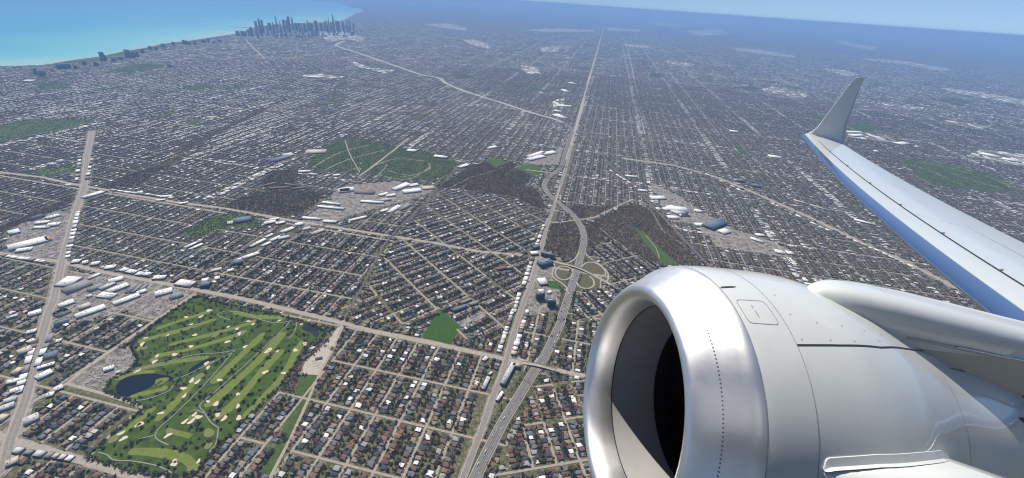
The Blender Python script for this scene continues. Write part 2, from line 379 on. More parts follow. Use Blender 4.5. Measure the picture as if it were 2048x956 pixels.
# ------------------------------------------------------------------ the ground
def ground_material():
    m = bpy.data.materials.new("ground_cover")
    m.use_nodes = True
    t = m.node_tree; N = t.nodes; L = t.links
    b = N["Principled BSDF"]
    b.inputs["Roughness"].default_value = 0.95
    b.inputs["Specular IOR Level"].default_value = 0.1
    geo = N.new("ShaderNodeNewGeometry")
    def noise(scale, detail=4, rough=0.6, vec=None):
        n = N.new("ShaderNodeTexNoise"); n.inputs["Scale"].default_value = scale
        n.inputs["Detail"].default_value = detail; n.inputs["Roughness"].default_value = rough
        L.new(vec or geo.outputs["Position"], n.inputs["Vector"]); return n.outputs["Fac"]
    def ramp(fac, stops):
        r = N.new("ShaderNodeValToRGB"); e = r.color_ramp.elements
        while len(e) < len(stops): e.new(0.5)
        for k, (p_, c_) in enumerate(stops):
            e[k].position = p_; e[k].color = (*c_, 1) if len(c_) == 3 else c_
        L.new(fac, r.inputs[0]); return r.outputs[0]
    def mix(fac, a, b_):
        x = N.new("ShaderNodeMix"); x.data_type = 'RGBA'
        if hasattr(fac, 'is_output'): L.new(fac, x.inputs[0])
        else: x.inputs[0].default_value = fac
        for s_, v in ((6, a), (7, b_)):
            if hasattr(v, 'is_output'): L.new(v, x.inputs[s_])
            else: x.inputs[s_].default_value = (*v, 1)
        return x.outputs[2]
    def mapr(fac, a, b_, c=0.0, d=1.0):
        r = N.new("ShaderNodeMapRange"); r.inputs[1].default_value = a; r.inputs[2].default_value = b_
        r.inputs[3].default_value = c; r.inputs[4].default_value = d
        L.new(fac, r.inputs[0]); return r.outputs[0]
    def math_(op, a, b_):
        x = N.new("ShaderNodeMath"); x.operation = op
        for s_, v in ((0, a), (1, b_)):
            if hasattr(v, 'is_output'): L.new(v, x.inputs[s_])
            else: x.inputs[s_].default_value = v
        return x.outputs[0]
    sep = N.new("ShaderNodeSeparateXYZ"); L.new(geo.outputs["Position"], sep.inputs[0])
    # yards: lawn, bare soil and leaf litter
    yard = ramp(noise(0.07, 6, 0.7), [(0.36, (0.054, 0.080, 0.020)), (0.47, (0.086, 0.094, 0.036)), (0.55, (0.158, 0.130, 0.088)), (0.66, (0.26, 0.225, 0.17))])
    # farther south the yards are tighter, paved and browner
    town = ramp(noise(0.05, 6, 0.75), [(0.34, (0.050, 0.058, 0.026)), (0.48, (0.104, 0.090, 0.066)), (0.60, (0.20, 0.178, 0.145)), (0.72, (0.32, 0.29, 0.245))])
    south = mapr(sep.outputs[1], 300, 2600)
    base = mix(south, yard, town)
    # far suburbs: roofs, lots and works yards too small to be built one by one
    dist = N.new("ShaderNodeVectorMath"); dist.operation = 'LENGTH'; L.new(geo.outputs["Position"], dist.inputs[0])
    far = mapr(dist.outputs["Value"], 7500, 10500)
    mp = N.new("ShaderNodeMapping"); mp.inputs["Scale"].default_value = (1 / 26, 1 / 45, 1.0); L.new(geo.outputs["Position"], mp.inputs[0])
    vor = N.new("ShaderNodeTexVoronoi"); vor.inputs["Scale"].default_value = 1.0; L.new(mp.outputs[0], vor.inputs["Vector"])
    cs = N.new("ShaderNodeSeparateColor"); L.new(vor.outputs["Color"], cs.inputs[0])
    clump = noise(1 / 520, 5, 0.65)
    thr = mapr(clump, 0.40, 0.68, 0.955, 0.68)
    speck = math_('GREATER_THAN', cs.outputs[0], thr)
    farland = ramp(noise(1 / 900, 7, 0.7), [(0.35, (0.030, 0.036, 0.024)), (0.5, (0.058, 0.054, 0.046)), (0.64, (0.088, 0.080, 0.070)), (0.75, (0.12, 0.11, 0.10))])
    roofc = mix(cs.outputs[1], (0.16, 0.15, 0.14), (0.66, 0.65, 0.62))
    fl = mix(speck, farland, roofc)
    mp2 = N.new("ShaderNodeMapping"); mp2.inputs["Scale"].default_value = (1 / 1500, 1 / 2600, 1.0); mp2.inputs["Location"].default_value = (3.3, 8.1, 0)
    L.new(geo.outputs["Position"], mp2.inputs[0])
    works = noise(1.0, 8, 0.72, mp2.outputs[0])
    wm = ramp(works, [(0.59, (0, 0, 0)), (0.68, (1, 1, 1))])
    lots = ramp(noise(1 / 120, 3, 0.6), [(0.42, (0.12, 0.11, 0.10)), (0.55, (0.40, 0.38, 0.35)), (0.65, (0.62, 0.60, 0.57))])
    wmv = math_('MULTIPLY', wm, 0.75)
    fl = mix(wmv, fl, lots)
    country = mapr(dist.outputs["Value"], 22000, 45000)
    fields = ramp(noise(1 / 2600, 6, 0.65), [(0.38, (0.035, 0.042, 0.028)), (0.55, (0.062, 0.062, 0.046)), (0.68, (0.14, 0.125, 0.10))])
    fl = mix(math_('MULTIPLY', country, 0.8), fl, fields)
    L.new(mix(far, base, fl), b.inputs["Base Color"])
    return m
NSEG = 128
R_G = 260000.0
gv = [(0, 0, 0)]
bmg = bmesh.new()
rings = [0, 4000, 15000, 60000, R_G]
prev = None
for rr in rings[1:]:
    ring = [bmg.verts.new((rr * math.cos(2 * math.pi * k / NSEG), rr * math.sin(2 * math.pi * k / NSEG), 0)) for k in range(NSEG)]
    if prev is None: bmg.faces.new(ring)
    else:
        for k in range(NSEG): bmg.faces.new((prev[k], ring[k], ring[(k + 1) % NSEG], prev[(k + 1) % NSEG]))
    prev = ring
gme = bpy.data.meshes.new("ground"); bmg.to_mesh(gme); bmg.free()
gme.materials.append(ground_material())
tag(link("ground", gme), kind="structure")

# ------------------------------------------------------------------ the lake
def lake_material():
    m = bpy.data.materials.new("lake_water"); m.use_nodes = True
    t = m.node_tree; N = t.nodes; L = t.links; b = N["Principled BSDF"]
    geo = N.new("ShaderNodeNewGeometry")
    # silty turquoise shallows along the shore, deeper blue farther out
    A = np.array([-8900., 4200.]); Bp = np.array([-12100., 15000.])
    tv = (Bp - A) / np.linalg.norm(Bp - A); nv = np.array([tv[1], -tv[0]])
    if nv[0] > 0: nv = -nv
    dp = N.new("ShaderNodeVectorMath"); dp.operation = 'DOT_PRODUCT'; dp.inputs[1].default_value = (nv[0], nv[1], 0)
    L.new(geo.outputs["Position"], dp.inputs[0])
    n = N.new("ShaderNodeTexNoise"); n.inputs["Scale"].default_value = 1 / 3500; n.inputs["Detail"].default_value = 4
    L.new(geo.outputs["Position"], n.inputs["Vector"])
    ad = N.new("ShaderNodeMath"); ad.operation = 'MULTIPLY_ADD'; ad.inputs[1].default_value = 5000; ad.inputs[2].default_value = -2500
    L.new(n.outputs["Fac"], ad.inputs[0])
    sm = N.new("ShaderNodeMath"); sm.operation = 'ADD'
    L.new(dp.outputs["Value"], sm.inputs[0]); L.new(ad.outputs[0], sm.inputs[1])
    mr = N.new("ShaderNodeMapRange"); o0 = float(A @ nv); mr.inputs[1].default_value = o0; mr.inputs[2].default_value = o0 + 16000
    L.new(sm.outputs[0], mr.inputs[0])
    r = N.new("ShaderNodeValToRGB"); e = r.color_ramp.elements
    st = [(0.0, (0.26, 0.47, 0.46)), (0.05, (0.12, 0.44, 0.48)), (0.22, (0.015, 0.31, 0.43)), (1.0, (0.015, 0.17, 0.33))]
    while len(e) < 4: e.new(0.5)
    for k, (p_, c_) in enumerate(st): e[k].position = p_; e[k].color = (*c_, 1)
    L.new(mr.outputs[0], r.inputs[0]); L.new(r.outputs[0], b.inputs["Base Color"])
    b.inputs["Roughness"].default_value = 0.55
    b.inputs["Specular IOR Level"].default_value = 0.12
    return m
poly_sheet("lake", [LAKE], 0.6, lake_material())
M_sand = mat("beach_sand", (0.42, 0.37, 0.29), 0.9, noise=(0.15, 60))
beach = SHORE[1:20]
ribbons("beach", [(beach, 16, 0.9)], M_sand)
SHP = offset_line(SHORE[1:14], -150)
if not inside(SHP[6:7] - (0, 0), LAKE)[0]: pass
else: SHP = offset_line(SHORE[1:14], 150)
ribbons("shore_park", [(SHP, 120, 0.7)], mat("shore_grass", (0.050, 0.068, 0.028), 0.95, noise=(0.4, 60), spec=0.1))

# ------------------------------------------------------------------ parks, woods, golf course
M_park = mat("park_grass", (0.068, 0.104, 0.026), 0.95, noise=(0.45, 18), spec=0.1)
M_lawn = mat("mown_grass", (0.042, 0.092, 0.012), 0.95, noise=(0.15, 25), spec=0.1)
M_rough = mat("golf_rough", (0.054, 0.088, 0.011), 0.95, noise=(0.5, 30), spec=0.1)
M_fair = mat("golf_fairway", (0.148, 0.184, 0.034), 0.95, noise=(0.18, 12), spec=0.1)
M_green = mat("golf_green", (0.165, 0.190, 0.060), 0.95, noise=(0.08, 6), spec=0.1)
M_bunker = mat("bunker_sand", (0.60, 0.52, 0.40), 0.95, noise=(0.08, 3))
M_pond = mat("pond_water", (0.008, 0.014, 0.022), 0.15, spec=0.12)
M_path = mat("path_gravel", (0.24, 0.235, 0.21), 0.9, noise=(0.1, 5))
M_litter = mat("woodland_floor", (0.135, 0.112, 0.075), 0.95, noise=(0.4, 20), spec=0.1)
M_lot = mat("parking_asphalt", (0.215, 0.195, 0.172), 0.9, noise=(0.75, 30), spec=0.2)
M_conc = mat("road_concrete", (0.36, 0.33, 0.285), 0.9, noise=(0.16, 12), spec=0.2)
M_street = mat("street_paving", (0.32, 0.28, 0.235), 0.9, noise=(0.2, 10), spec=0.2)
M_asph = mat("road_asphalt", (0.150, 0.138, 0.132), 0.9, noise=(0.18, 14), spec=0.2)
M_mark = mat("road_marking_paint", (0.55, 0.54, 0.5), 0.8)
M_rail = mat("railway_ballast", (0.115, 0.10, 0.088), 0.95, noise=(0.3, 9))
M_gravel = mat("pale_gravel", (0.42, 0.37, 0.31), 0.95, noise=(0.2, 10))
poly_sheet("park_grass", GREENS + FORE, 0.5, M_park)
poly_sheet("forest_floor", WOODS, 0.5, M_litter)
poly_sheet("paved_yards", PARKINGS + [CICSTRIP], 0.4, M_lot)
poly_sheet("school_lot", [SCHOOLLOT, CLUB], 0.45, M_lot)
poly_sheet("mown_field", [FIELD, FIELD2], 0.7, M_lawn)
poly_sheet("power_line_grass", [ROWG, GREEN_LAB, FARGOLF, GREENSTRIP, GREEN_SAU], 0.6, mat("rank_grass", (0.062, 0.098, 0.022), 0.95, noise=(0.3, 20), spec=0.1))
poly_sheet("substation_yard", [SUBST], 0.6, M_gravel)
poly_sheet("interchange_grass", [INTER], 0.55, mat("dry_grass", (0.105, 0.098, 0.050), 0.95, noise=(0.4, 12), spec=0.1))
poly_sheet("golf_rough", [GOLF], 0.6, M_rough)
FAIR = [([(890, 110), (1000, 70), (1215, 2)], 26), ([(800, 178), (900, 150), (1050, 110), (1230, 52)], 30), ([(960, 200), (1200, 140), (1440, 72)], 26),
        ([(880, 265), (1100, 218), (1390, 132)], 28), ([(770, 340), (1000, 295), (1190, 268)], 30), ([(1205, 420), (1330, 300), (1490, 148)], 40),
        ([(1190, 540), (1350, 400), (1500, 260), (1615, 125)], 42), ([(1262, 600), (1400, 460), (1500, 340), (1610, 225)], 40), ([(1372, 635), (1500, 500), (1620, 360), (1708, 195)], 38),
        ([(885, 635), (1000, 525), (1130, 385)], 40), ([(625, 745), (760, 650), (885, 552)], 34), ([(960, 688), (1090, 720)], 56), ([(735, 805), (900, 812), (1050, 845), (1110, 905)], 46),
        ([(1330, 12), (1450, 38), (1610, 44)], 28), ([(675, 385), (780, 358), (880, 355)], 26), ([(740, 492), (850, 470), (955, 442)], 30), ([(760, 235), (830, 215)], 34)]
def px_ribbon(c, pts, wpx, sm=6):
    """a strip whose width is given in crop pixels (measured across, on the ground)"""
    ln = smooth(gpoly(c, pts), sm)
    q = np.array(pts[len(pts) // 2], float); s = CROPS[c][0]
    wm = np.linalg.norm(gp(c, q[0] + wpx / 2, q[1]) - gp(c, q[0] - wpx / 2, q[1]))
    return ln, wm / 2
def capped(ln, h):
    """ribbon outline with rounded, slightly uneven ends as a polygon"""
    n = len(ln)
    hh = np.full(n, h) * (1 + 0.12 * np.sin(np.linspace(0, 9, n) + rng.random() * 6))
    k = max(2, n // 7)
    hh[:k] *= np.sqrt(np.linspace(0.25, 1, k)); hh[-k:] *= np.sqrt(np.linspace(1, 0.25, k))
    t = np.gradient(ln, axis=0); t /= np.linalg.norm(t, axis=1)[:, None]
    nr = np.stack([-t[:, 1], t[:, 0]], 1)
    return np.vstack([ln + nr * hh[:, None], (ln - nr * hh[:, None])[::-1]])
poly_sheet("golf_fairways", [capped(*px_ribbon(7, p, w_ * 1.18)) for p, w_ in FAIR], 1.0, M_fair)
def blob(c, r, n=14, a=1.0, rot=0.0, wob=0.18):
    th = np.linspace(0, 2 * math.pi, n, endpoint=False)
    rr = r * (1 + wob * np.sin(2 * th + rng.random() * 6) + wob * 0.7 * np.sin(3 * th + rng.random() * 6))
    x, y = rr * a * np.cos(th), rr * np.sin(th)
    return np.stack([c[0] + x * math.cos(rot) - y * math.sin(rot), c[1] + x * math.sin(rot) + y * math.cos(rot)], 1)
GREENPTS = [(1440, 68), (1490, 143), (1735, 68), (1715, 188), (1610, 42), (805, 180), (1195, 300), (1137, 378), (690, 382), (935, 447), (1190, 540), (1245, 605), (1095, 612), (965, 690), (645, 740), (1105, 905),
            (1190, 700), (1185, 770), (1235, 790), (1380, 128), (810, 218), (875, 285), (1225, 145)]
poly_sheet("golf_greens", [blob(gp(7, *q), rng.uniform(11, 16), a=1.3, rot=rng.random() * 3, wob=0.08) for q in GREENPTS], 1.3, M_green)
BUNK = [(830, 160), (810, 195), (955, 145), (1090, 82), (1145, 38), (1060, 42), (1110, 143), (1300, 97), (1350, 108), (1362, 135), (1415, 65), (1440, 82), (1088, 208), (1295, 182), (1395, 210), (895, 262), (880, 295),
        (995, 255), (785, 347), (1175, 305), (1185, 328), (1535, 225), (1520, 238), (1580, 235), (1682, 230), (1735, 200), (1510, 355), (1615, 360), (1250, 400), (1125, 410), (1092, 402), (1045, 447), (1050, 490), (1355, 480),
        (1185, 522), (1230, 535), (1355, 548), (1240, 597), (1278, 617), (1360, 615), (917, 588), (1108, 595), (1130, 610), (1090, 635), (1052, 637), (785, 655), (800, 650), (690, 703), (705, 732), (957, 715), (995, 860), (992, 876),
        (1130, 862), (1590, 62), (1590, 22), (1760, 60), (1715, 82), (1190, 4), (1735, 190)]
poly_sheet("golf_bunkers", [blob(gp(7, *q), rng.uniform(5.5, 9), 12, a=1.35, rot=rng.random() * 3, wob=0.25) for q in BUNK], 1.6, M_bunker)
POND1 = smooth(gpoly(7, [(658, 442), (690, 400), (760, 375), (850, 362), (930, 370), (985, 383), (975, 402), (920, 400), (885, 412), (855, 440), (800, 465), (730, 492), (690, 496), (668, 475)]), 4, True)
POND2 = smooth(gpoly(7, [(1070, 368), (1080, 340), (1120, 310), (1180, 280), (1232, 268), (1215, 288), (1160, 308), (1112, 342), (1090, 370)]), 4, True)
POND3 = smooth(gpoly(7, [(1718, 97), (1755, 87), (1790, 98), (1815, 128), (1812, 150), (1790, 152), (1768, 127), (1732, 118)]), 4, True)
poly_sheet("golf_ponds", [POND1, POND2, POND3], 1.4, M_pond)
poly_sheet("pond_island_grass", [blob(gp(7, 920, 405), 16, 12, 1.6, 0.2)], 1.8, M_fair)
CART = [[(740, 352), (860, 322), (1100, 258), (1250, 245), (1340, 230)], [(1340, 225), (1180, 410), (1000, 590), (920, 660), (885, 710), (900, 740), (960, 770)],
        [(1660, 40), (1640, 80), (1560, 160), (1400, 310), (1300, 400), (1220, 470), (1140, 540), (1165, 585), (1200, 640), (1245, 672)],
        [(1310, 10), (1400, 20), (1480, 55), (1580, 75), (1700, 55)], [(560, 812), (610, 825), (650, 855), (760, 862), (900, 890), (1000, 940)], [(672, 492), (760, 515), (850, 505), (960, 462), (985, 430)],
        [(1690, 60), (1680, 120), (1645, 165)], [(1075, 585), (1110, 570), (1165, 590)], [(790, 735), (850, 722), (885, 715)], [(1245, 672), (1230, 760), (1200, 800), (1130, 940)], [(1280, 8), (1240, 30), (1310, 60)],
        [(985, 400), (1060, 372), (1250, 280), (1340, 235)], [(770, 200), (740, 230), (775, 290), (740, 345)]]
ribbons("cart_paths", [(smooth(gpoly(7, c), 5), 1.9, 1.9) for c in CART], M_path)
FARF = [[(1815, 328), (1870, 345), (1900, 362)], [(1830, 323), (1890, 333), (1940, 348)], [(1850, 322), (1910, 333), (1975, 352)], [(1900, 345), (1960, 365), (2010, 378)], [(1880, 355), (1930, 370)], [(1950, 345), (2000, 362), (2022, 376)]]
poly_sheet("distant_fairways", [capped(smooth(gpoly(0, p), 6), 24) for p in FARF], 1.0, M_fair)
# cemetery and preserve drives
CEMP = [(0, [(625, 335), (680, 305), (740, 290)]), (0, [(650, 340), (700, 318), (770, 300)]), (0, [(720, 345), (700, 310), (690, 280)]), (5, [(210, 130), (270, 60), (230, 40)]), (5, [(235, 120), (340, 140), (430, 130), (520, 70)]), (5, [(280, 90), (340, 110), (420, 120)]),
        (5, [(60, 85), (110, 75), (120, 85)]), (5, [(350, 130), (450, 110), (520, 80), (515, 50)]), (0, [(740, 335), (790, 318), (850, 322)])]
ribbons("cemetery_drives", [(smooth(gpoly(c, p), 5), 4.5, 1.2) for c, p in CEMP], M_conc)
TRAIL = [(5, [(1130, 150), (1160, 200), (1190, 290), (1240, 310), (1250, 280)]), (5, [(990, 90), (1050, 60), (1150, 50), (1185, 80), (1200, 110), (1190, 120)]), (5, [(640, 190), (760, 130), (900, 90)]), (5, [(1080, 175), (1120, 150), (1110, 165)]),
         (5, [(1500, 420), (1600, 500), (1800, 640)]), (5, [(1700, 275), (1800, 320), (1870, 440), (2000, 530)]), (5, [(1770, 465), (1830, 540), (1850, 600)])]
ribbons("preserve_paths", [(smooth(gpoly(c, p), 5), 3.5, 1.2) for c, p in TRAIL], M_path)

# ------------------------------------------------------------------ roads
ev = [(EDENS, 38, 0.7)]
ribbons("expressway_verge", ev, mat("verge_grass", (0.085, 0.088, 0.045), 0.95, noise=(0.35, 14), spec=0.1))
ribbons("expressway_shoulders", [(EDENS, 21, 1.2)], M_conc)
NX = int(np.argmin(np.linalg.norm(EDENS - ground(1120, 243), axis=1)))
ribbons("expressway", [(offset_line(EDENS[:NX], 9.6), 8.2, 1.7), (offset_line(EDENS[:NX], -9.6), 8.2, 1.7)], M_asph)
ribbons("city_expressway", [(EDENS[NX - 1:], np.linspace(30, 48, len(EDENS) - NX + 1), 1.75)], mat("pale_motorway_concrete", (0.36, 0.34, 0.31), 0.9, noise=(0.2, 60)))
ek = EDENS[:100]
ribbons("expressway_markings", [(offset_line(ek, s_ * d_), 0.22, 2.1) for s_ in (1, -1) for d_ in (6.0, 9.6, 13.2)], M_mark)
ribbons("expressway_barrier", [(EDENS, 0.5, 2.3)], M_conc)
RAMPS = [[(415, 195), (360, 163), (290, 158), (250, 188), (243, 232), (275, 272), (330, 287), (385, 265), (408, 225)], [(488, 165), (540, 125), (620, 125), (690, 168), (722, 215), (705, 243), (640, 250), (600, 238)],
         [(445, 310), (465, 345), (510, 366), (570, 366), (610, 335), (602, 285), (565, 250)], [(215, 118), (236, 155), (213, 220), (230, 268), (300, 318), (345, 358), (355, 400)],
         [(340, 132), (420, 95), (470, 20)], [(530, 25), (570, 75), (680, 150), (740, 210), (747, 270), (735, 320), (800, 355)]]
MAJ += [(smooth(gpoly(9, r_), 4), 9) for r_ in RAMPS]
ribbons("interchange_ramps", [(smooth(gpoly(9, r_), 6), 4.6, 1.9) for r_ in RAMPS], M_conc)
RAMPS2 = [(5, [(1250, 270), (1275, 230), (1280, 290), (1330, 340)]), (5, [(1180, 60), (1200, 90), (1230, 110)]), (2, [(1300, 940), (1330, 860), (1360, 780), (1372, 740)]), (2, [(1230, 700), (1290, 720), (1325, 760), (1310, 850), (1300, 930)]),
          (2, [(1335, 730), (1360, 770), (1352, 830), (1310, 930)]), (8, [(1010, 275), (1100, 300), (1130, 262)])]
ribbons("expressway_ramps", [(smooth(gpoly(c, p), 6), 6, 1.5) for c, p in RAMPS2], M_conc)
M_ave = mat("avenue_paving", (0.345, 0.30, 0.25), 0.9, noise=(0.2, 14), spec=0.2)
ribbons("far_avenue", [(CICERO[-6:], 24, 1.0), (np.array([ground(490, 78), ground(506, 95), ground(530, 118)]), 16, 1.0), (np.array([ground(1247, 76), ground(1262, 125), ground(1290, 268)]), 12, 1.0), (np.array([ground(1335, 140), ground(1440, 270)]), 11, 1.0)], M_conc)
AVES = [(CICERO, 13), (LINCOLN, 19), (DEVON, 11), (PETERSON, 11), (PETE2, 9), (PRATT, 10), (PULASKI, 8), (CLUBRD, 6), (ROWRD, 5.5), (NWHWY, 16), (CALDWELL, 7), (CEMRD, 9)]
ribbons("avenues", [(a, h, 0.85 + 0.02 * k) for k, (a, h) in enumerate(AVES)], M_ave)
ribbons("avenue_pavements", [(CICERO[:16], 19, 0.6), (LINCOLN, 29, 0.55), (NWHWY, 34, 0.6), (DEVON, 15, 0.58), (PETERSON, 16, 0.57), (PRATT, 14, 0.62)], M_lot)
ribbons("avenue_carriageway", [(offset_line(LINCOLN, d_), 5.2, 1.5) for d_ in (6.5, -6.5)] + [(offset_line(CICERO[:18], d_), 4.0, 1.52) for d_ in (4.6, -4.6)], mat("worn_asphalt", (0.23, 0.21, 0.19), 0.9, noise=(0.15, 12)))
ribbons("railway", [(RAIL_W, 21, 0.9), (RAIL_N, 15, 0.92), (RAIL_E, 8, 0.94), (RAIL_S, 7, 0.96)], M_rail)
AVX, AVY = -20.0, -40.0
far_av = []
for k in range(-128, 160, 8):
    x = AVX + 100.6 * k
    if k == 0: continue
    y0 = 900 if abs(k) > 8 else 2500
    if k < -40: y0 = 4000
    pts = np.array([[x, y] for y in np.linspace(max(y0, abs(x) * 0.55), 20000, 12)])
    far_av.append((pts, 10, 0.75))
for j in range(4, 100, 4):
    y = AVY + 201.2 * j
    far_av.append((np.array([[x_, y] for x_ in np.linspace(-min(9000, 3500 + y), min(9000, 3000 + y), 14)]), 9, 0.8))
far_av = [(l, h, z) for l, h, z in far_av]
def clip_runs(line, h, z, ex):
    """drop the stretches that run through parks, woods or the lake"""
    n = 60
    t = np.linspace(0, len(line) - 1, n * 4); i = np.minimum(t.astype(int), len(line) - 2); fr = (t - i)[:, None]
    p = line[i] * (1 - fr) + line[i + 1] * fr
    bad = np.zeros(len(p), bool)
    for e in ex: bad |= inside(p, e)
    out, run = [], []
    for q, b_ in zip(p, bad):
        if not b_: run.append(q)
        else:
            if len(run) > 3: out.append((np.array(run), h, z))
            run = []
    if len(run) > 3: out.append((np.array(run), h, z))
    return out
LK = LAKE
fa = []
for l, h, z in far_av: fa += clip_runs(l, h, z, WOODS + GREENS + [GOLF, LK, SAUG, EASTED, FARGOLF, IND_A])
ribbons("grid_avenues", fa, M_street)

# ---- pale industrial districts farther out: lots and big roofs side by side
def works_material():
    m = bpy.data.materials.new("works_district"); m.use_nodes = True
    t = m.node_tree; N = t.nodes; L = t.links; b = N["Principled BSDF"]; b.inputs["Roughness"].default_value = 0.9
    geo = N.new("ShaderNodeNewGeometry")
    mp = N.new("ShaderNodeMapping"); mp.inputs["Scale"].default_value = (1 / 55, 1 / 110, 1); L.new(geo.outputs["Position"], mp.inputs[0])
    v = N.new("ShaderNodeTexVoronoi"); v.inputs["Scale"].default_value = 1; L.new(mp.outputs[0], v.inputs["Vector"])
    sc_ = N.new("ShaderNodeSeparateColor"); L.new(v.outputs["Color"], sc_.inputs[0])
    r = N.new("ShaderNodeValToRGB"); r.color_ramp.interpolation = 'CONSTANT'; e = r.color_ramp.elements
    st = [(0, (0.06, 0.065, 0.045)), (0.25, (0.13, 0.12, 0.105)), (0.45, (0.30, 0.275, 0.24)), (0.66, (0.62, 0.61, 0.58)), (0.86, (0.20, 0.17, 0.14))]
    while len(e) < 5: e.new(0.5)
    for k, (p_, c_) in enumerate(st): e[k].position = p_; e[k].color = (*c_, 1)
    L.new(sc_.outputs[0], r.inputs[0]); L.new(r.outputs[0], b.inputs["Base Color"])
    return m
WORKS = [[(1522, 178), (1545, 173), (1575, 179), (1618, 190), (1605, 197), (1570, 190), (1540, 186)], [(1455, 95), (1520, 99), (1590, 112), (1588, 116), (1530, 109), (1470, 100)], [(1725, 116), (1800, 121), (1860, 131), (1905, 139), (1880, 142), (1800, 128), (1735, 120)],
         [(1880, 175), (1950, 182), (2060, 201), (2060, 213), (1960, 195), (1890, 181)], [(1692, 264), (1760, 268), (1795, 277), (1790, 288), (1745, 280), (1695, 275)], [(1960, 298), (2060, 310), (2060, 335), (1990, 322), (1930, 312)],
         [(1040, 60), (1120, 57), (1190, 60), (1185, 64), (1100, 64)], [(1210, 54), (1285, 60), (1278, 64), (1215, 60)], [(1245, 86), (1300, 92), (1295, 96), (1250, 92)], [(845, 48), (900, 47), (935, 56), (930, 61), (880, 55)], [(922, 78), (955, 80), (985, 94), (975, 97), (940, 88)],
         [(630, 66), (680, 62), (730, 75), (725, 84), (690, 78), (660, 84)], [(600, 150), (640, 147), (690, 153), (680, 157), (620, 156)], [(700, 120), (740, 135), (790, 140), (770, 147), (710, 132)], [(1080, 95), (1120, 92), (1115, 104), (1085, 104)], [(1105, 200), (1130, 197), (1125, 220), (1105, 216)],
         [(1040, 130), (1075, 135), (1085, 150), (1050, 146)], [(1480, 45), (1560, 50), (1640, 58), (1620, 61), (1520, 52)], [(1370, 62), (1440, 58), (1460, 68), (1400, 72)], [(1300, 40), (1380, 52), (1350, 55), (1290, 46)], [(1670, 80), (1760, 95), (1740, 100), (1680, 88)],
         [(1640, 135), (1690, 140), (1720, 150), (1690, 152)], [(1760, 205), (1850, 215), (1840, 220), (1770, 212)], [(1890, 240), (1980, 252), (1970, 258), (1900, 248)], [(1330, 120), (1390, 128), (1380, 133), (1335, 127)]]
WORKS = [gpoly(0, w_) for w_ in WORKS]
poly_sheet("works_districts", WORKS, 0.95, works_material())

# ------------------------------------------------------------------ blocks of houses: streets, lots, drives
BIG = []          # footprints of the traced buildings, filled before the houses are scattered
LANDM = [("the golf course's far corner", 395, 588), ("the big golf pond", 270, 770), ("the cloverleaf interchange", 1150, 550), ("the wide left avenue's upper crossing", 170, 372), ("the wide left avenue's lower crossing", 124, 524),
         ("the bottom left crossing", 21, 880), ("the green sports field", 885, 655), ("the substation yard", 640, 700), ("the avenue bridge over the expressway", 1089, 735), ("the expressway junction", 1145, 262),
         ("the green cemetery", 760, 325), ("the bare woodland park", 560, 400), ("the railway sidings", 720, 405), ("the dark school on the lawn", 485, 438), ("the diagonal railway yards", 1440, 430), ("the right hand rail yard", 1560, 385),
         ("the channel's wooded bank", 60, 440), ("the winglet", 1740, 280), ("the engine's top edge", 1480, 520), ("the expressway's wooded bend", 1100, 360)]
BCOL = {'w': ("white", (0.74, 0.73, 0.70)), 'g': ("grey", (0.24, 0.235, 0.23)), 'd': ("dark", (0.10, 0.095, 0.095)), 'b': ("beige", (0.50, 0.44, 0.36)), 'n': ("brown", (0.20, 0.15, 0.115)), 'l': ("pale grey", (0.50, 0.50, 0.50)),
        'u': ("blue-grey", (0.13, 0.16, 0.21)), 'o': ("orange", (0.55, 0.24, 0.08)), 'r': ("brick red", (0.24, 0.10, 0.075))}
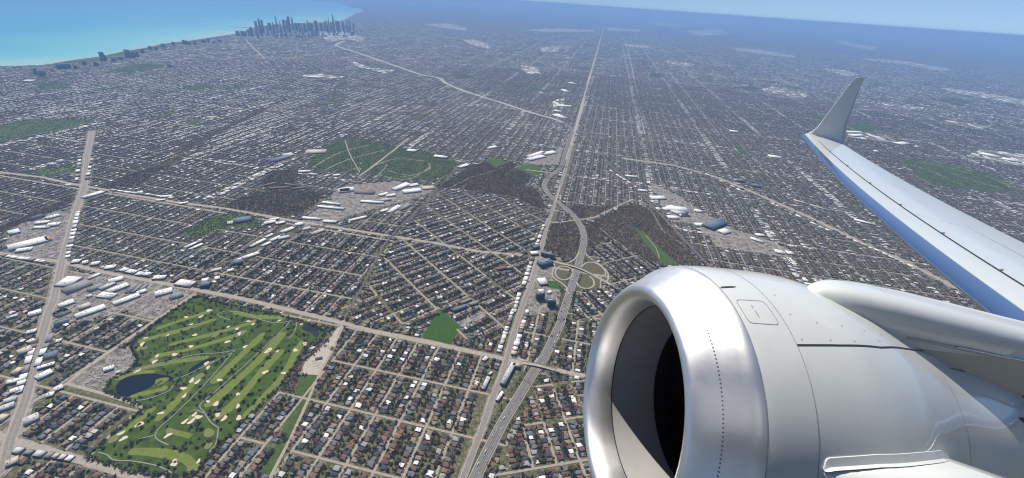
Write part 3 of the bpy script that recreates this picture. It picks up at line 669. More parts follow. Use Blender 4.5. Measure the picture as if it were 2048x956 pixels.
# crop, end A x y, end B x y, width m, height m, roof colour, kind of building
BT = """4 50 545 280 488 52 9 w store|4 265 492 295 484 40 9 o store|4 95 560 190 546 26 8 w store|4 52 458 116 442 40 9 w store|4 208 398 290 390 24 8 w warehouse|4 275 410 350 402 30 8 w warehouse|4 268 372 345 350 26 8 w warehouse
4 172 380 255 352 24 12 d parking_garage|4 480 252 600 215 30 8 w warehouse|4 200 424 290 420 20 7 w warehouse|4 358 765 440 712 48 9 w warehouse|4 372 797 520 738 44 8 g warehouse|4 512 790 600 752 24 7 g warehouse|4 515 720 582 690 12 6 w warehouse
4 582 782 665 742 20 7 l warehouse|4 630 797 745 752 26 8 w warehouse|4 632 738 715 716 26 8 w warehouse|4 740 802 795 745 16 6 g warehouse|4 775 800 825 752 16 6 g warehouse|4 805 795 850 750 16 6 g warehouse|4 578 812 665 822 26 7 w warehouse
4 796 805 850 786 18 7 w warehouse|4 660 868 810 812 24 8 w warehouse|4 440 942 612 880 28 8 w warehouse|4 455 892 525 868 24 7 b warehouse|4 342 880 432 848 26 7 w warehouse|4 170 930 242 908 26 7 w warehouse|4 320 935 398 900 34 7 g warehouse|4 900 812 1000 785 30 8 w warehouse
4 985 832 1060 806 26 8 g warehouse|4 500 826 536 814 16 6 l warehouse|4 420 622 470 618 24 8 w shop|4 480 630 515 622 22 8 w shop|4 530 636 580 630 22 8 w shop|4 610 657 672 650 24 7 w shop|4 705 665 738 672 20 7 w shop|4 742 674 790 684 20 7 w shop|4 795 690 832 694 20 7 w shop
4 838 692 876 696 20 7 w shop|4 890 716 962 712 22 8 w shop|4 1030 742 1122 756 30 10 w bank|4 1168 760 1222 756 26 16 u office|4 1245 720 1276 714 20 7 w shop|4 1170 732 1210 724 20 7 w shop|4 1352 634 1410 622 26 15 u office|4 1222 675 1290 660 18 6 l shop|4 1318 676 1356 666 16 6 w shop
4 1362 618 1402 602 14 7 w warehouse|4 1408 602 1502 570 20 8 w warehouse|4 1452 536 1540 490 16 8 w warehouse|4 1520 532 1570 508 14 7 w warehouse|4 1540 482 1582 460 14 7 w warehouse|4 1568 502 1626 474 18 7 w warehouse|4 1630 452 1702 424 22 8 w warehouse|4 1612 490 1676 474 22 8 l warehouse
4 1712 408 1756 400 26 8 w warehouse|4 1756 436 1800 424 20 8 l warehouse|4 1806 462 1880 434 22 7 b warehouse|4 1532 402 1600 388 24 10 w school_building|4 1560 382 1620 372 16 10 w school_building|4 1600 404 1652 392 20 10 w school_building|4 1352 388 1458 372 44 12 u school_building|4 1318 398 1360 392 30 7 l school_building
4 1072 542 1140 510 14 7 w school_building|4 1100 552 1176 518 14 7 w school_building|4 1752 366 1860 376 18 8 w store|4 1842 300 1992 316 18 8 w warehouse|4 1868 276 1972 290 18 8 w warehouse|4 1962 212 2028 206 44 9 w warehouse|4 1876 386 1950 392 20 8 w store|4 1970 402 2028 394 18 8 w store
4 1530 180 1600 165 16 9 n hospital_wing|4 1560 196 1680 190 16 9 n hospital_wing|4 1690 200 1780 190 14 9 n hospital_wing|4 1650 170 1720 182 14 9 n hospital_wing|4 1730 100 1800 96 24 9 w college_building|4 1790 112 1840 118 20 9 l college_building|4 1880 130 1906 118 18 9 l college_building|4 1930 122 1972 118 20 9 w college_building
4 1040 258 1068 246 26 12 d office|4 800 222 830 216 24 8 w shop|4 930 246 1000 240 20 8 w shop|4 905 266 960 262 18 7 w shop|4 1040 285 1090 278 20 7 w shop|4 385 180 415 174 24 8 w shop
5 -2 208 80 200 50 9 w warehouse|5 88 215 200 222 40 8 n warehouse|5 312 205 398 168 40 9 w warehouse|5 366 217 470 205 46 9 w warehouse|5 400 182 452 172 30 8 w warehouse|5 476 196 546 190 44 8 b warehouse|5 226 238 278 224 26 8 w warehouse|5 270 242 322 232 26 8 w warehouse
5 236 266 296 258 26 8 b warehouse|5 120 270 252 280 22 8 w warehouse|5 52 385 155 360 18 8 w warehouse|5 -4 406 50 394 18 8 w warehouse|5 236 332 278 318 20 8 w warehouse|5 284 338 345 296 26 8 w warehouse|5 348 322 402 288 26 8 g warehouse|5 690 76 742 58 34 10 w school_building
5 1896 310 2010 322 56 10 w store|5 1800 252 1882 250 44 9 w store|5 1896 362 1960 366 34 8 w store|5 1726 205 1780 212 26 8 w store|5 1652 122 1722 130 24 8 w store|5 1965 350 2020 352 26 8 w store
5 1168 580 1242 600 18 26 u office|5 1152 645 1222 625 34 22 u office|5 1104 578 1146 574 24 14 w office|5 1148 742 1196 736 40 12 w library|5 1136 836 1180 830 24 38 u apartment_tower|5 1200 874 1246 874 24 38 u apartment_tower|5 1150 792 1180 788 16 6 w shop|5 1205 805 1222 790 14 6 w shop
5 655 908 730 880 16 12 u school_building|5 750 872 800 856 16 9 g school_building|5 700 862 760 838 12 7 g school_building|5 905 668 962 655 18 10 r school_building|5 960 660 1000 652 16 9 g school_building|5 1118 548 1150 536 18 18 u office
5 80 800 30 870 0 0 w skip|8 924 432 988 312 22 15 l apartment_block|8 985 318 1022 330 20 15 l apartment_block|8 893 522 926 472 13 9 w shop|8 814 456 846 386 16 8 l shop|8 815 292 838 272 16 7 w shop|8 848 372 866 356 12 6 l shop
7 105 250 185 218 36 8 b warehouse|7 80 372 130 336 24 10 b office|7 165 28 235 18 24 8 w warehouse|7 306 25 392 0 30 7 g warehouse|7 310 88 396 60 26 10 u warehouse|7 156 135 212 120 22 8 w shop|7 216 338 316 308 18 8 w shop|7 210 395 300 350 30 8 w store|7 60 472 122 452 22 8 w warehouse
7 25 528 100 505 20 8 l warehouse|7 -10 575 86 540 24 8 l warehouse|7 44 418 130 400 20 8 w warehouse|7 136 645 226 605 34 8 l store|7 268 492 312 480 20 7 w shop|7 312 460 362 438 22 7 w shop|7 592 347 652 328 22 8 w clubhouse|7 660 362 690 352 14 6 l clubhouse|7 36 885 112 852 26 8 b shop
7 250 272 330 250 34 7 u warehouse|7 -10 640 40 600 26 8 b warehouse|7 40 52 105 32 20 7 l warehouse|7 160 190 200 170 20 7 w shop|7 330 190 345 170 16 7 w shop|7 1795 282 1836 274 9 5 d control_house
6 120 406 186 406 26 8 w store|6 190 425 272 390 52 16 u office|6 266 452 312 440 34 9 w store|6 1040 376 1160 406 20 8 w warehouse|6 690 262 780 288 14 7 b warehouse|6 785 290 890 322 14 7 b warehouse|6 440 482 520 510 18 7 w store|6 470 464 522 468 20 7 w store
6 580 556 640 572 26 7 w store|6 646 566 692 574 24 7 w store|6 116 322 162 332 26 8 w store|6 -5 335 60 322 50 9 w store|6 40 350 90 352 24 8 l store|6 -60 320 0 300 30 8 w store|6 365 150 410 160 24 16 u office|6 455 180 500 190 24 16 u office
3 985 790 1130 782 40 9 w warehouse|3 1160 792 1262 832 26 8 l warehouse|3 1150 874 1190 880 60 16 w storage_dome|3 1390 848 1420 852 50 14 w storage_dome|3 1000 765 1090 768 40 8 w warehouse|3 1290 835 1350 830 50 9 w warehouse|3 545 905 620 915 40 9 w warehouse|3 320 760 370 765 40 10 w school_building
3 1780 890 1900 915 60 9 w warehouse|3 1880 915 2010 940 60 9 w warehouse|2 1240 662 1310 690 60 9 w warehouse|2 1258 612 1342 618 60 9 w warehouse|2 1328 478 1362 488 50 9 w warehouse|2 1290 520 1320 535 50 9 w warehouse|2 860 862 906 850 30 9 w warehouse|2 545 906 620 916 34 10 w school_building
2 390 872 442 878 40 9 w warehouse|2 1070 920 1200 876 36 9 w warehouse|2 1090 928 1180 906 40 9 w warehouse|2 1176 896 1246 882 44 9 w warehouse|2 1310 335 1350 340 60 9 w warehouse|2 1220 294 1260 290 60 9 w warehouse|2 1240 640 1280 650 40 9 w warehouse
1 1770 882 1890 880 60 8 b warehouse|1 1640 905 1700 895 50 9 l school_building|1 1570 940 1680 905 40 10 u school_building|1 1200 684 1256 680 40 9 b warehouse|1 140 470 200 470 60 10 w warehouse|1 1760 445 1900 448 60 9 w warehouse"""
def paint_mat(key, amp=0.12):
    nm, c = BCOL[key]
    return mat("roof_" + nm.replace(" ", "_").replace("-", "_"), c, 0.85, noise=(amp, 7), spec=0.25)
WALLM = {k: mat("wall_" + n, c, 0.85, noise=(0.12, 4)) for k, (n, c) in {'brick': ("brick", (0.22, 0.13, 0.10)), 'tan': ("tan_brick", (0.36, 0.29, 0.22)), 'conc': ("concrete", (0.36, 0.35, 0.33)), 'dark': ("dark_glass", (0.045, 0.055, 0.075))}.items()}
M_hvac = mat("rooftop_unit_metal", (0.45, 0.45, 0.44), 0.5, 0.3)
M_win = mat("window_glass_dark", (0.03, 0.04, 0.055), 0.15, spec=0.6)
def big_building(name, x, y, rot, L, W, H, key, wall='conc', units=2):
    e = link(name, None, None, (x, y, 0), rot)
    link("wall", geo_mesh("wall", [(lambda V, F: (V, F[:4]))(*box_geo(0, 0, -0.5, H, L, W))], WALLM[wall]), e)
    rf = link("roof", geo_mesh("roof", [box_geo(0, 0, H, H + 0.35, L - 0.6, W - 0.6), ]
              + [box_geo(sx_ * (L / 2 - 0.15), 0, H, H + 0.9, 0.3, W, 0) for sx_ in (1, -1)] + [box_geo(0, sy_ * (W / 2 - 0.15), H, H + 0.9, L - 0.6, 0.3, 0) for sy_ in (1, -1)], paint_mat(key)), e)
    for q in range(units):
        a, b_ = rng.uniform(-0.36, 0.36) * L, rng.uniform(-0.3, 0.3) * W
        hu = rng.uniform(1.2, 2.4) + (3 if H > 20 else 0)
        link("rooftop_unit", geo_mesh("rooftop_unit", [box_geo(a, b_, H + 0.35, H + 0.35 + hu, rng.uniform(2, 4) + (5 if H > 20 else 0), rng.uniform(2, 3.5) + (4 if H > 20 else 0))], M_hvac), rf)
    if H > 11:
        for k in range(int((H - 2) / 3.4)):
            V, F = box_geo(0, 0, 1.4 + k * 3.4, 3.1 + k * 3.4, L + 0.12, W + 0.12)
            link("window_band", geo_mesh("window_band", [(V, F[:4])], M_win), e)
    return e
def dome_geo(r, h, n=20, m=6):
    V, F = [], []
    for i in range(m + 1):
        a = math.pi / 2 * i / m
        for k in range(n):
            V.append((r * math.cos(a) * math.cos(2 * math.pi * k / n), r * math.cos(a) * math.sin(2 * math.pi * k / n), h * math.sin(a)))
    for i in range(m):
        for k in range(n): F.append((i * n + k, i * n + (k + 1) % n, (i + 1) * n + (k + 1) % n, (i + 1) * n + k))
    return np.array(V), np.array(F)
TRACED = []
for row in BT.replace("\n", "|").split("|"):
    f_ = row.split()
    if not f_ or f_[8] == 'skip': continue
    c, ax, ay, bx, by = int(f_[0]), *map(float, f_[1:5])
    W, H, key, kind = float(f_[5]), float(f_[6]), f_[7], f_[8]
    A, B = gp(c, ax, ay), gp(c, bx, by)
    L = np.linalg.norm(B - A)
    if L > 260: L = 260
    if L < 8: continue
    W *= {4: 1.55, 5: 1.5, 6: 1.8, 7: 1.1, 8: 1.0, 3: 2.2, 2: 1.8, 1: 1.8}[c] if kind not in ('apartment_tower', 'storage_dome') else 1.0
    ctr = (A + B) / 2
    rot = math.atan2(*(B - A)[::-1])
    TRACED.append([kind, ctr, rot, L, W, H, key])
    BIG.append((ctr[0], ctr[1], max(L, W) / 2 + 8, L, W, rot))
lm_pts = [(n_, ground(a, b_)) for n_, a, b_ in LANDM]
bucket = {}
for T in TRACED:
    d = [np.linalg.norm(T[1] - q) for _, q in lm_pts]
    k = int(np.argmin(d))
    size = "huge" if T[3] * T[4] > 5200 else "long" if T[3] > 3.2 * T[4] else "small" if T[3] * T[4] < 700 else "broad"
    key = (size, T[6], T[0], k)
    bucket.setdefault(key, []).append((d[k], T))
for (size, ck, kind, k), lst in bucket.items():
    lst.sort(key=lambda q: q[0])
    for n_, (d, T) in enumerate(lst):
        kn = kind.replace("_", " ")
        lab = f"{size} {BCOL[ck][0]}-roofed {kn} near {lm_pts[k][0]}"
        if len(lst) > 1: lab = f"{size} {BCOL[ck][0]}-roofed {kn}, {'nearest' if n_ == 0 else ordn(n_ + 1) + ' nearest'} its kind to {lm_pts[k][0]}"
        x, y = T[1]
        if kind == "storage_dome":
            e = link(kind, geo_mesh(kind, [dome_geo(T[4] / 2, T[5])], paint_mat('w'), True), None, (x, y, 0))
        else:
            wl = 'dark' if ck == 'u' and T[5] > 13 else 'brick' if kind in ("school_building", "shop", "hospital_wing") else 'tan' if kind in ("apartment_block", "office", "bank") else 'conc'
            e = big_building(kind, x, y, T[2], T[3], T[4], T[5], ck, wl, 0 if T[3] * T[4] < 350 else 3 if T[3] * T[4] < 2500 else 8)
        tag(e, lab, kn.split()[-1] if kn != "parking garage" else "garage", "flat-roofed commercial and public buildings")

# ---- rows of small shops along the avenues
SHOPS = [(8, (985, 0), (903, 245), 12, "left side of the straight avenue above the bridge road", 15), (8, (1068, 0), (985, 262), 12, "right side of the straight avenue above the bridge road", 16), (5, (1040, 800), (1008, 915), 5, "left side of the straight avenue below the towers", 15),
         (5, (1108, 620), (1062, 760), 6, "left side of the straight avenue beside the cloverleaf", 18), (5, (1182, 408), (1138, 525), 6, "left side of the straight avenue beside the bare wood", 14), (4, (455, 330), (392, 600), 13, "near edge of the wide left avenue, right of it", 17),
         (4, (465, 10), (445, 150), 7, "left of the wide avenue above its upper crossing", 16), (4, (535, 20), (505, 150), 6, "right of the wide avenue above its upper crossing", 16), (4, (20, 585), (260, 622), 8, "left end of the long cross avenue", 15),
         (4, (640, 205), (1010, 252), 10, "far side of the upper cross avenue", 16), (7, (205, 160), (110, 480), 8, "left kerb of the wide left avenue near frame bottom", 15), (7, (300, 130), (210, 330), 4, "right kerb of the wide left avenue near frame bottom", 16),
         (6, (150, 95), (420, 225), 9, "upper side of the diagonal avenue by the rail yard", 17), (6, (560, 280), (900, 445), 10, "lower side of the diagonal avenue", 16), (6, (960, 460), (1400, 660), 11, "lower diagonal avenue above the engine", 14), (5, (1560, 90), (1720, 190), 8, "left of the diagonal railway", 16),
         (7, (80, 800), (420, 850), 7, "far side of the bottom left cross street", 13), (8, (180, 100), (640, 205), 0, "x", 12)]
shop_cols = ['w', 'w', 'w', 'l', 'b', 'w', 'g', 'w', 'n']
for c, a, b_, n_, where, W in SHOPS:
    if n_ == 0: continue
    A, B = gp(c, *a), gp(c, *b_)
    L = np.linalg.norm(B - A)
    rot = math.atan2(*(B - A)[::-1])
    t = 0.0; items = []
    wts = rng.uniform(0.6, 1.5, n_); wts /= wts.sum()
    for q in range(n_):
        fr = t + wts[q] / 2; t += wts[q]
        ctr = A + (B - A) * fr
        ck = shop_cols[rng.integers(len(shop_cols))]
        ln = max(9.0, min(60.0, L * wts[q] * rng.uniform(0.72, 0.95)))
        items.append((ctr, ln, ck))
    cnt = {}
    for _, _, ck in items: cnt[ck] = cnt.get(ck, 0) + 1
    seen = {}
    for q, (ctr, ln, ck) in enumerate(items):
        seen[ck] = seen.get(ck, 0) + 1
        pre = f"{ordn(seen[ck])} {BCOL[ck][0]}-roofed shop" if cnt[ck] > 1 else f"only {BCOL[ck][0]}-roofed shop"
        e = big_building("shop", ctr[0], ctr[1], rot, ln, W * rng.uniform(1.1, 1.6), rng.uniform(5, 9), ck, 'brick' if rng.random() < 0.6 else 'tan', 0)
        tag(e, pre + ", " + where, "shop", "shops along the avenues")
        BIG.append((ctr[0], ctr[1], max(ln, W) / 2 + 6, ln, W, rot))
BIGA = np.array([(b_[0], b_[1], b_[2]) for b_ in BIG])

# ------------------------------------------------------------------ blocks of houses: streets, lots, drives
def near_big(P, pad=0.0):
    m = np.zeros(len(P), bool)
    for x, y, r in BIGA:
        k = np.where((abs(P[:, 0] - x) < r + pad) & (abs(P[:, 1] - y) < r + pad))[0]
        if len(k): m[k[np.hypot(P[k, 0] - x, P[k, 1] - y) < r * 0.8 + pad]] = True
    return m
def blocked(P, majors=True, skip=()):
    m = np.zeros(len(P), bool)
    for e in EXCL + [LAKE] + WORKS:
        if any(e is s_ for s_ in skip): continue
        lo, hi = e.min(0), e.max(0)
        k = np.where((P[:, 0] > lo[0]) & (P[:, 0] < hi[0]) & (P[:, 1] > lo[1]) & (P[:, 1] < hi[1]) & ~m)[0]
        if len(k): m[k[inside(P[k], e)]] = True
    if majors:
        for l, d in MAJ: m |= near(P, l, d)
    return m
def in_view(P, pad=60):
    q, z = project(np.c_[P, np.zeros(len(P))])
    return (z > 10) & (q[:, 0] > -pad) & (q[:, 0] < 2048 + pad) & (q[:, 1] < 956 + pad)
# grids: origin, rotation, block size, polygon (None: everywhere else)
GRIDS = [("main", AVX, AVY, 0.0, 100.6, 201.2, None), ("sauganash", -700., 900., math.radians(-38), 92., 190., SAUG), ("east", 420., -400., math.radians(24), 84., 170., EASTED), ("cald", 520., 500., math.radians(38), 80., 200., CALD)]
SPECIAL = [g[6] for g in GRIDS if g[6] is not None]
street_items, drive_items = [], []
LOTS = []            # x, y, rot, width, depth, garage x, garage y, grid, k, j, side, lot
def grid_lots(gi, name, ox, oy, ang, bx, by, poly):
    c, s = math.cos(ang), math.sin(ang)
    def tow(u, v): return np.stack([ox + u * c - v * s, oy + u * s + v * c], -1)
    if poly is None: kr, jr = range(-100, 92), range(-5, 48)
    else:
        q = poly - (ox, oy); uv = np.stack([q[:, 0] * c + q[:, 1] * s, -q[:, 0] * s + q[:, 1] * c], 1)
        kr = range(int(uv[:, 0].min() // bx) - 1, int(uv[:, 0].max() // bx) + 2); jr = range(int(uv[:, 1].min() // by) - 1, int(uv[:, 1].max() // by) + 2)
    out = []
    K, J = np.meshgrid(np.array(list(kr)), np.array(list(jr)), indexing='ij'); K, J = K.ravel(), J.ravel()
    ctr = tow((K + 0.5) * bx, (J + 0.5) * by)
    D = np.hypot(ctr[:, 0], ctr[:, 1] + 1380)
    ok = in_view(ctr, 260) & (D < 10500)
    K, J, D = K[ok], J[ok], D[ok]
    for k, j, d in zip(K, J, D):
        u0, u1, v0, v1 = k * bx, (k + 1) * bx, j * by, (j + 1) * by
        # streets of this block: along v at u0, along u at v0
        if d < 7000 and (poly is None or rng.random() < .72):
            street_items.append((tow(np.full(5, u0), np.linspace(v0, v1, 5)), 4.7 if d < 2300 else 3.0, 1, poly))
            street_items.append((tow(np.linspace(u0, u1, 4), np.full(4, v0)), 4.4 if d < 2300 else 3.2, 2, poly))
        city = min(1.0, max(0.0, (v0 + 200) / 1800.0)) if poly is None else 0.25
        pitch = 18.6 - 8.2 * city
        if d > 5200: pitch *= 1.35
        n = int((by - 22) / pitch)
        if n < 2: continue
        vv = v0 + 11 + (np.arange(n) + 0.5) * ((by - 22) / n)
        ww = 14.6 - 6.2 * city; dd = 17.5 + 0.5 * city; off_ = 21.5 - 3.0 * city
        for side in (0, 1):
            uu = (u0 + off_) if side == 0 else (u1 - off_)
            gu = (u0 + 39) if side == 0 else (u1 - 39)
            jit = rng.normal(0, 0.9, n)
            p = tow(uu + jit, vv + rng.normal(0, 0.5, n)); g = tow(np.full(n, gu) + rng.normal(0, 1.2, n), vv + rng.normal(0, 1.5, n))
            for i in range(n):
                out.append((p[i, 0], p[i, 1], ang + (0 if side == 0 else math.pi), ww * rng.uniform(0.85, 1.12), dd * rng.uniform(0.85, 1.2), g[i, 0], g[i, 1], gi, k, j, side, i, d, city, n))
    return out
for gi, G in enumerate(GRIDS):
    L_ = np.array(grid_lots(gi, *G))
    P = L_[:, :2]
    keep = ~blocked(P) & ~near_big(P, 4)
    if G[6] is None:
        for e in SPECIAL: keep &= ~inside(P, e)
    else: keep &= inside(P, G[6])
    LOTS.append(L_[keep])
LOTS = np.concatenate(LOTS)
# streets
def street_ok(items):
    mids = np.array([l[[0, len(l) // 2, -1]] for l, h, t, p in items])
    bad = np.zeros(len(items), bool)
    for a in range(3): bad |= blocked(mids[:, a], False, PARKINGS[2:4]) if a == 1 else False
    for q, (l, h, t, p) in enumerate(items):
        m_ = mids[q, 1][None]
        if p is None:
            if any(inside(m_, e)[0] for e in SPECIAL): bad[q] = True
        elif not inside(m_, p)[0]: bad[q] = True
    return ~bad
sk = street_ok(street_items)
ribbons("residential_streets", [(l, h, 0.62 if t == 1 else 0.74) for (l, h, t, p), k in zip(street_items, sk) if k], M_street)

# individual houses: the 300 that show largest
FRONT_OK = np.array([0])
q_, z_ = project(np.c_[LOTS[:, :2], np.full(len(LOTS), 4.0)])
slant = np.linalg.norm(np.c_[LOTS[:, :2], np.zeros(len(LOTS))] - CAM, axis=1)
vis = (q_[:, 0] > 4) & (q_[:, 0] < 1178) & (q_[:, 1] < 948)
order = np.argsort(np.where(vis, slant, 1e9))[:300]
NEARH = np.zeros(len(LOTS), bool); NEARH[order] = True
ROOFS = [("brown", (0.15, 0.098, 0.072), 20), ("terracotta", (0.225, 0.130, 0.088), 9), ("grey", (0.15, 0.15, 0.155), 18), ("charcoal", (0.06, 0.064, 0.072), 17), ("tan", (0.26, 0.205, 0.155), 10),
         ("white", (0.70, 0.69, 0.66), 5), ("dark red", (0.125, 0.062, 0.055), 5), ("pale grey", (0.30, 0.30, 0.30), 7), ("blue-grey", (0.13, 0.155, 0.19), 4)]
RW = np.array([r_[2] for r_ in ROOFS], float); RW /= RW.sum()
WALLS = np.array([(0.34, 0.25, 0.18), (0.25, 0.15, 0.11), (0.48, 0.44, 0.38), (0.20, 0.14, 0.11), (0.58, 0.56, 0.52)])
def roof_shape(style):
    """unit house: x depth, y width, z in metres of wall height 1; returns wall V,F and roof V,F (roof rises 1 unit above eave)"""
    Wv = np.array([(-.5, -.5, 0), (.5, -.5, 0), (.5, .5, 0), (-.5, .5, 0), (-.5, -.5, 1), (.5, -.5, 1), (.5, .5, 1), (-.5, .5, 1)])
    Wf = np.array([(0, 1, 5), (0, 5, 4), (1, 2, 6), (1, 6, 5), (2, 3, 7), (2, 7, 6), (3, 0, 4), (3, 4, 7)])
    o = 0.545
    if style == 'hip':
        Rv = np.array([(-o, -o, 0), (o, -o, 0), (o, o, 0), (-o, o, 0), (-.2, 0, 1), (.2, 0, 1)]); Rf = np.array([(0, 1, 5), (0, 5, 4), (2, 3, 4), (2, 4, 5), (1, 2, 5), (3, 0, 4)])
    elif style == 'gable':
        Rv = np.array([(-o, -o, 0), (o, -o, 0), (o, o, 0), (-o, o, 0), (-o, 0, 1), (o, 0, 1)]); Rf = np.array([(0, 1, 5), (0, 5, 4), (2, 3, 4), (2, 4, 5), (1, 2, 5), (3, 0, 4)])
    elif style == 'cross':
        Rv = np.array([(-o, -o, 0), (o, -o, 0), (o, o, 0), (-o, o, 0), (0, -o, 1), (0, o, 1)]); Rf = np.array([(0, 1, 4), (1, 2, 5), (1, 5, 4), (2, 3, 5), (3, 0, 4), (3, 4, 5)])
    else:
        o = 0.5
        Rv = np.array([(-o, -o, 0.02), (o, -o, 0.02), (o, o, 0.02), (-o, o, 0.02), (0, 0, 0.08), (0, 0, 0.08)]); Rf = np.array([(0, 1, 4), (1, 2, 4), (2, 3, 4), (3, 0, 4), (4, 5, 4), (4, 5, 4)])[:4]
    return Wv, Wf, Rv, Rf
SH = {s_: roof_shape(s_) for s_ in ('hip', 'gable', 'cross', 'flat')}
def lowf(x, y):
    """slow variation from district to district, 0..1"""
    return 0.5 + 0.25 * (math.sin(x / 610. + 1.3 * math.sin(y / 930.)) + math.sin(y / 740. + 1.7 * math.sin(x / 1150. + 2.)))
block_tint = {}
def pick_roof(row):
    k, j, city, y = int(row[8]), int(row[9]), row[13], row[1]
    key = (int(row[7]), k, j)
    if key not in block_tint: block_tint[key] = rng.random()
    if int(row[7]) > 0: return 0.03
    east = min(1.0, max(0.0, (-row[0] - 1500) / 4000.0)); sth = min(1.0, max(0.0, (y - 1100) / 2600.0))
    pw = 0.035 + (0.16 if row[0] < 150 else 0.07) * sth + 0.95 * east * sth
    pw *= (0.30 if block_tint[key] < 0.5 else 1.6) * (0.55 + 0.9 * lowf(row[0], row[1]))
    return pw
ax0 = np.abs(((LOTS[:, 0] - AVX) / 804.8 + 0.5) % 1 - 0.5) * 804.8; ay0 = np.abs(((LOTS[:, 1] - AVY) / 804.8 + 0.5) % 1 - 0.5) * 804.8
comm = ((ax0 < 42) | (ay0 < 34)) & (LOTS[:, 1] > 900) & (LOTS[:, 7] == 0)
LOTS[comm, 3] *= 1.35; LOTS[comm, 4] *= 1.35
uu = rng.random(len(LOTS))
PW = np.array([pick_roof(r_) for r_ in LOTS])
white = uu < np.where(comm, 0.18 + 0.4 * (np.sin(LOTS[:, 0] / 330. + LOTS[:, 1] / 410.) > 0.1), np.minimum(PW * 1.25, 0.85))
rc = rng.choice(len(ROOFS), len(LOTS), p=RW)
stl = rng.choice(4, len(LOTS), p=[.48, .26, .24, .02])
STN = ['hip', 'gable', 'cross', 'flat']
houses, seen_lab = [], {}
AVN = {0: "the straight avenue", 1: "the near green belt", 2: "the expressway", 3: "the far interchange"}
mesh_cache = {}
hm = {}
def house_mats(kind, name, c):
    return mat(kind + "_" + name.replace(" ", "_").replace("-", "_"), tuple(c), 0.88, noise=(0.22, 1.6), spec=0.2)
cand = {}
for i in order:
    r_ = LOTS[i]
    cand[(int(r_[7]), int(r_[8]), int(r_[9]), int(r_[10]), int(r_[11]))] = i
jset = {g: sorted({k[2] for k in cand if k[0] == g}) for g in range(4)}
kset = {g: sorted({k[1] for k in cand if k[0] == g}, reverse=(g == 0)) for g in range(4)}
for (g, k, j, sd, lt), i in cand.items():
    r_ = LOTS[i]
    cname, cc, _ = ROOFS[rc[i]]
    if white[i]: cname, cc = "white", (0.70, 0.69, 0.66)
    st = STN[stl[i]] if not white[i] or rng.random() < 0.4 else 'flat'
    wi = int(rng.integers(5))
    H = rng.uniform(3.0, 4.2) + (2.4 if rng.random() < 0.25 else 0)
    RH = {'hip': 2.4, 'gable': 2.8, 'cross': 2.8, 'flat': 1.0}[st]
    kk = (st, cname, wi)
    if kk not in mesh_cache:
        Wv, Wf, Rv, Rf = SH[st]
        mesh_cache[kk] = (tri_mesh("wall", Wv, Wf, None, house_mats("house_wall", str("abcde"[wi]), WALLS[wi])), tri_mesh("roof", Rv, Rf, None, house_mats("house_roof", cname, cc)))
    mw, mr_ = mesh_cache[kk]
    e = link("house", None, None, (r_[0], r_[1], 0), r_[2])
    a = link("wall", mw, e); a.scale = (r_[4], r_[3], H)
    b_ = link("roof", mr_, e, (0, 0, H)); b_.scale = (r_[4], r_[3], RH)
    if rng.random() < 0.55 and st != 'flat':      # a lower wing at the back or the garage
        a2 = link("garage_wing", mw, e, (-r_[4] * 0.36, r_[3] * 0.52, 0)); a2.scale = (r_[4] * 0.5, r_[3] * 0.42, H * 0.8)
        b2 = link("wing_roof", mr_, a2, (0, 0, 1)); b2.scale = (1, 1, RH * 0.6 / (H * 0.8))
    rown = ordn(jset[g].index(j) + 1); coln = ordn(kset[g].index(k) + 1)
    where = {0: "left of the straight avenue", 1: "in the angled blocks", 2: "right of the expressway", 3: "by the interchange"}[g]
    if g == 0 and k >= 0: where = "beside the straight avenue"
    lab = f"{cname} {st}-roofed house, {ordn(lt + 1)} up {'left' if sd == 0 else 'right'} of {coln} block {where}, {rown} row"
    if len(lab.split()) > 16: lab = lab.replace(" the straight", "")
    tag(e, lab, "house", "detached houses on the nearest streets")
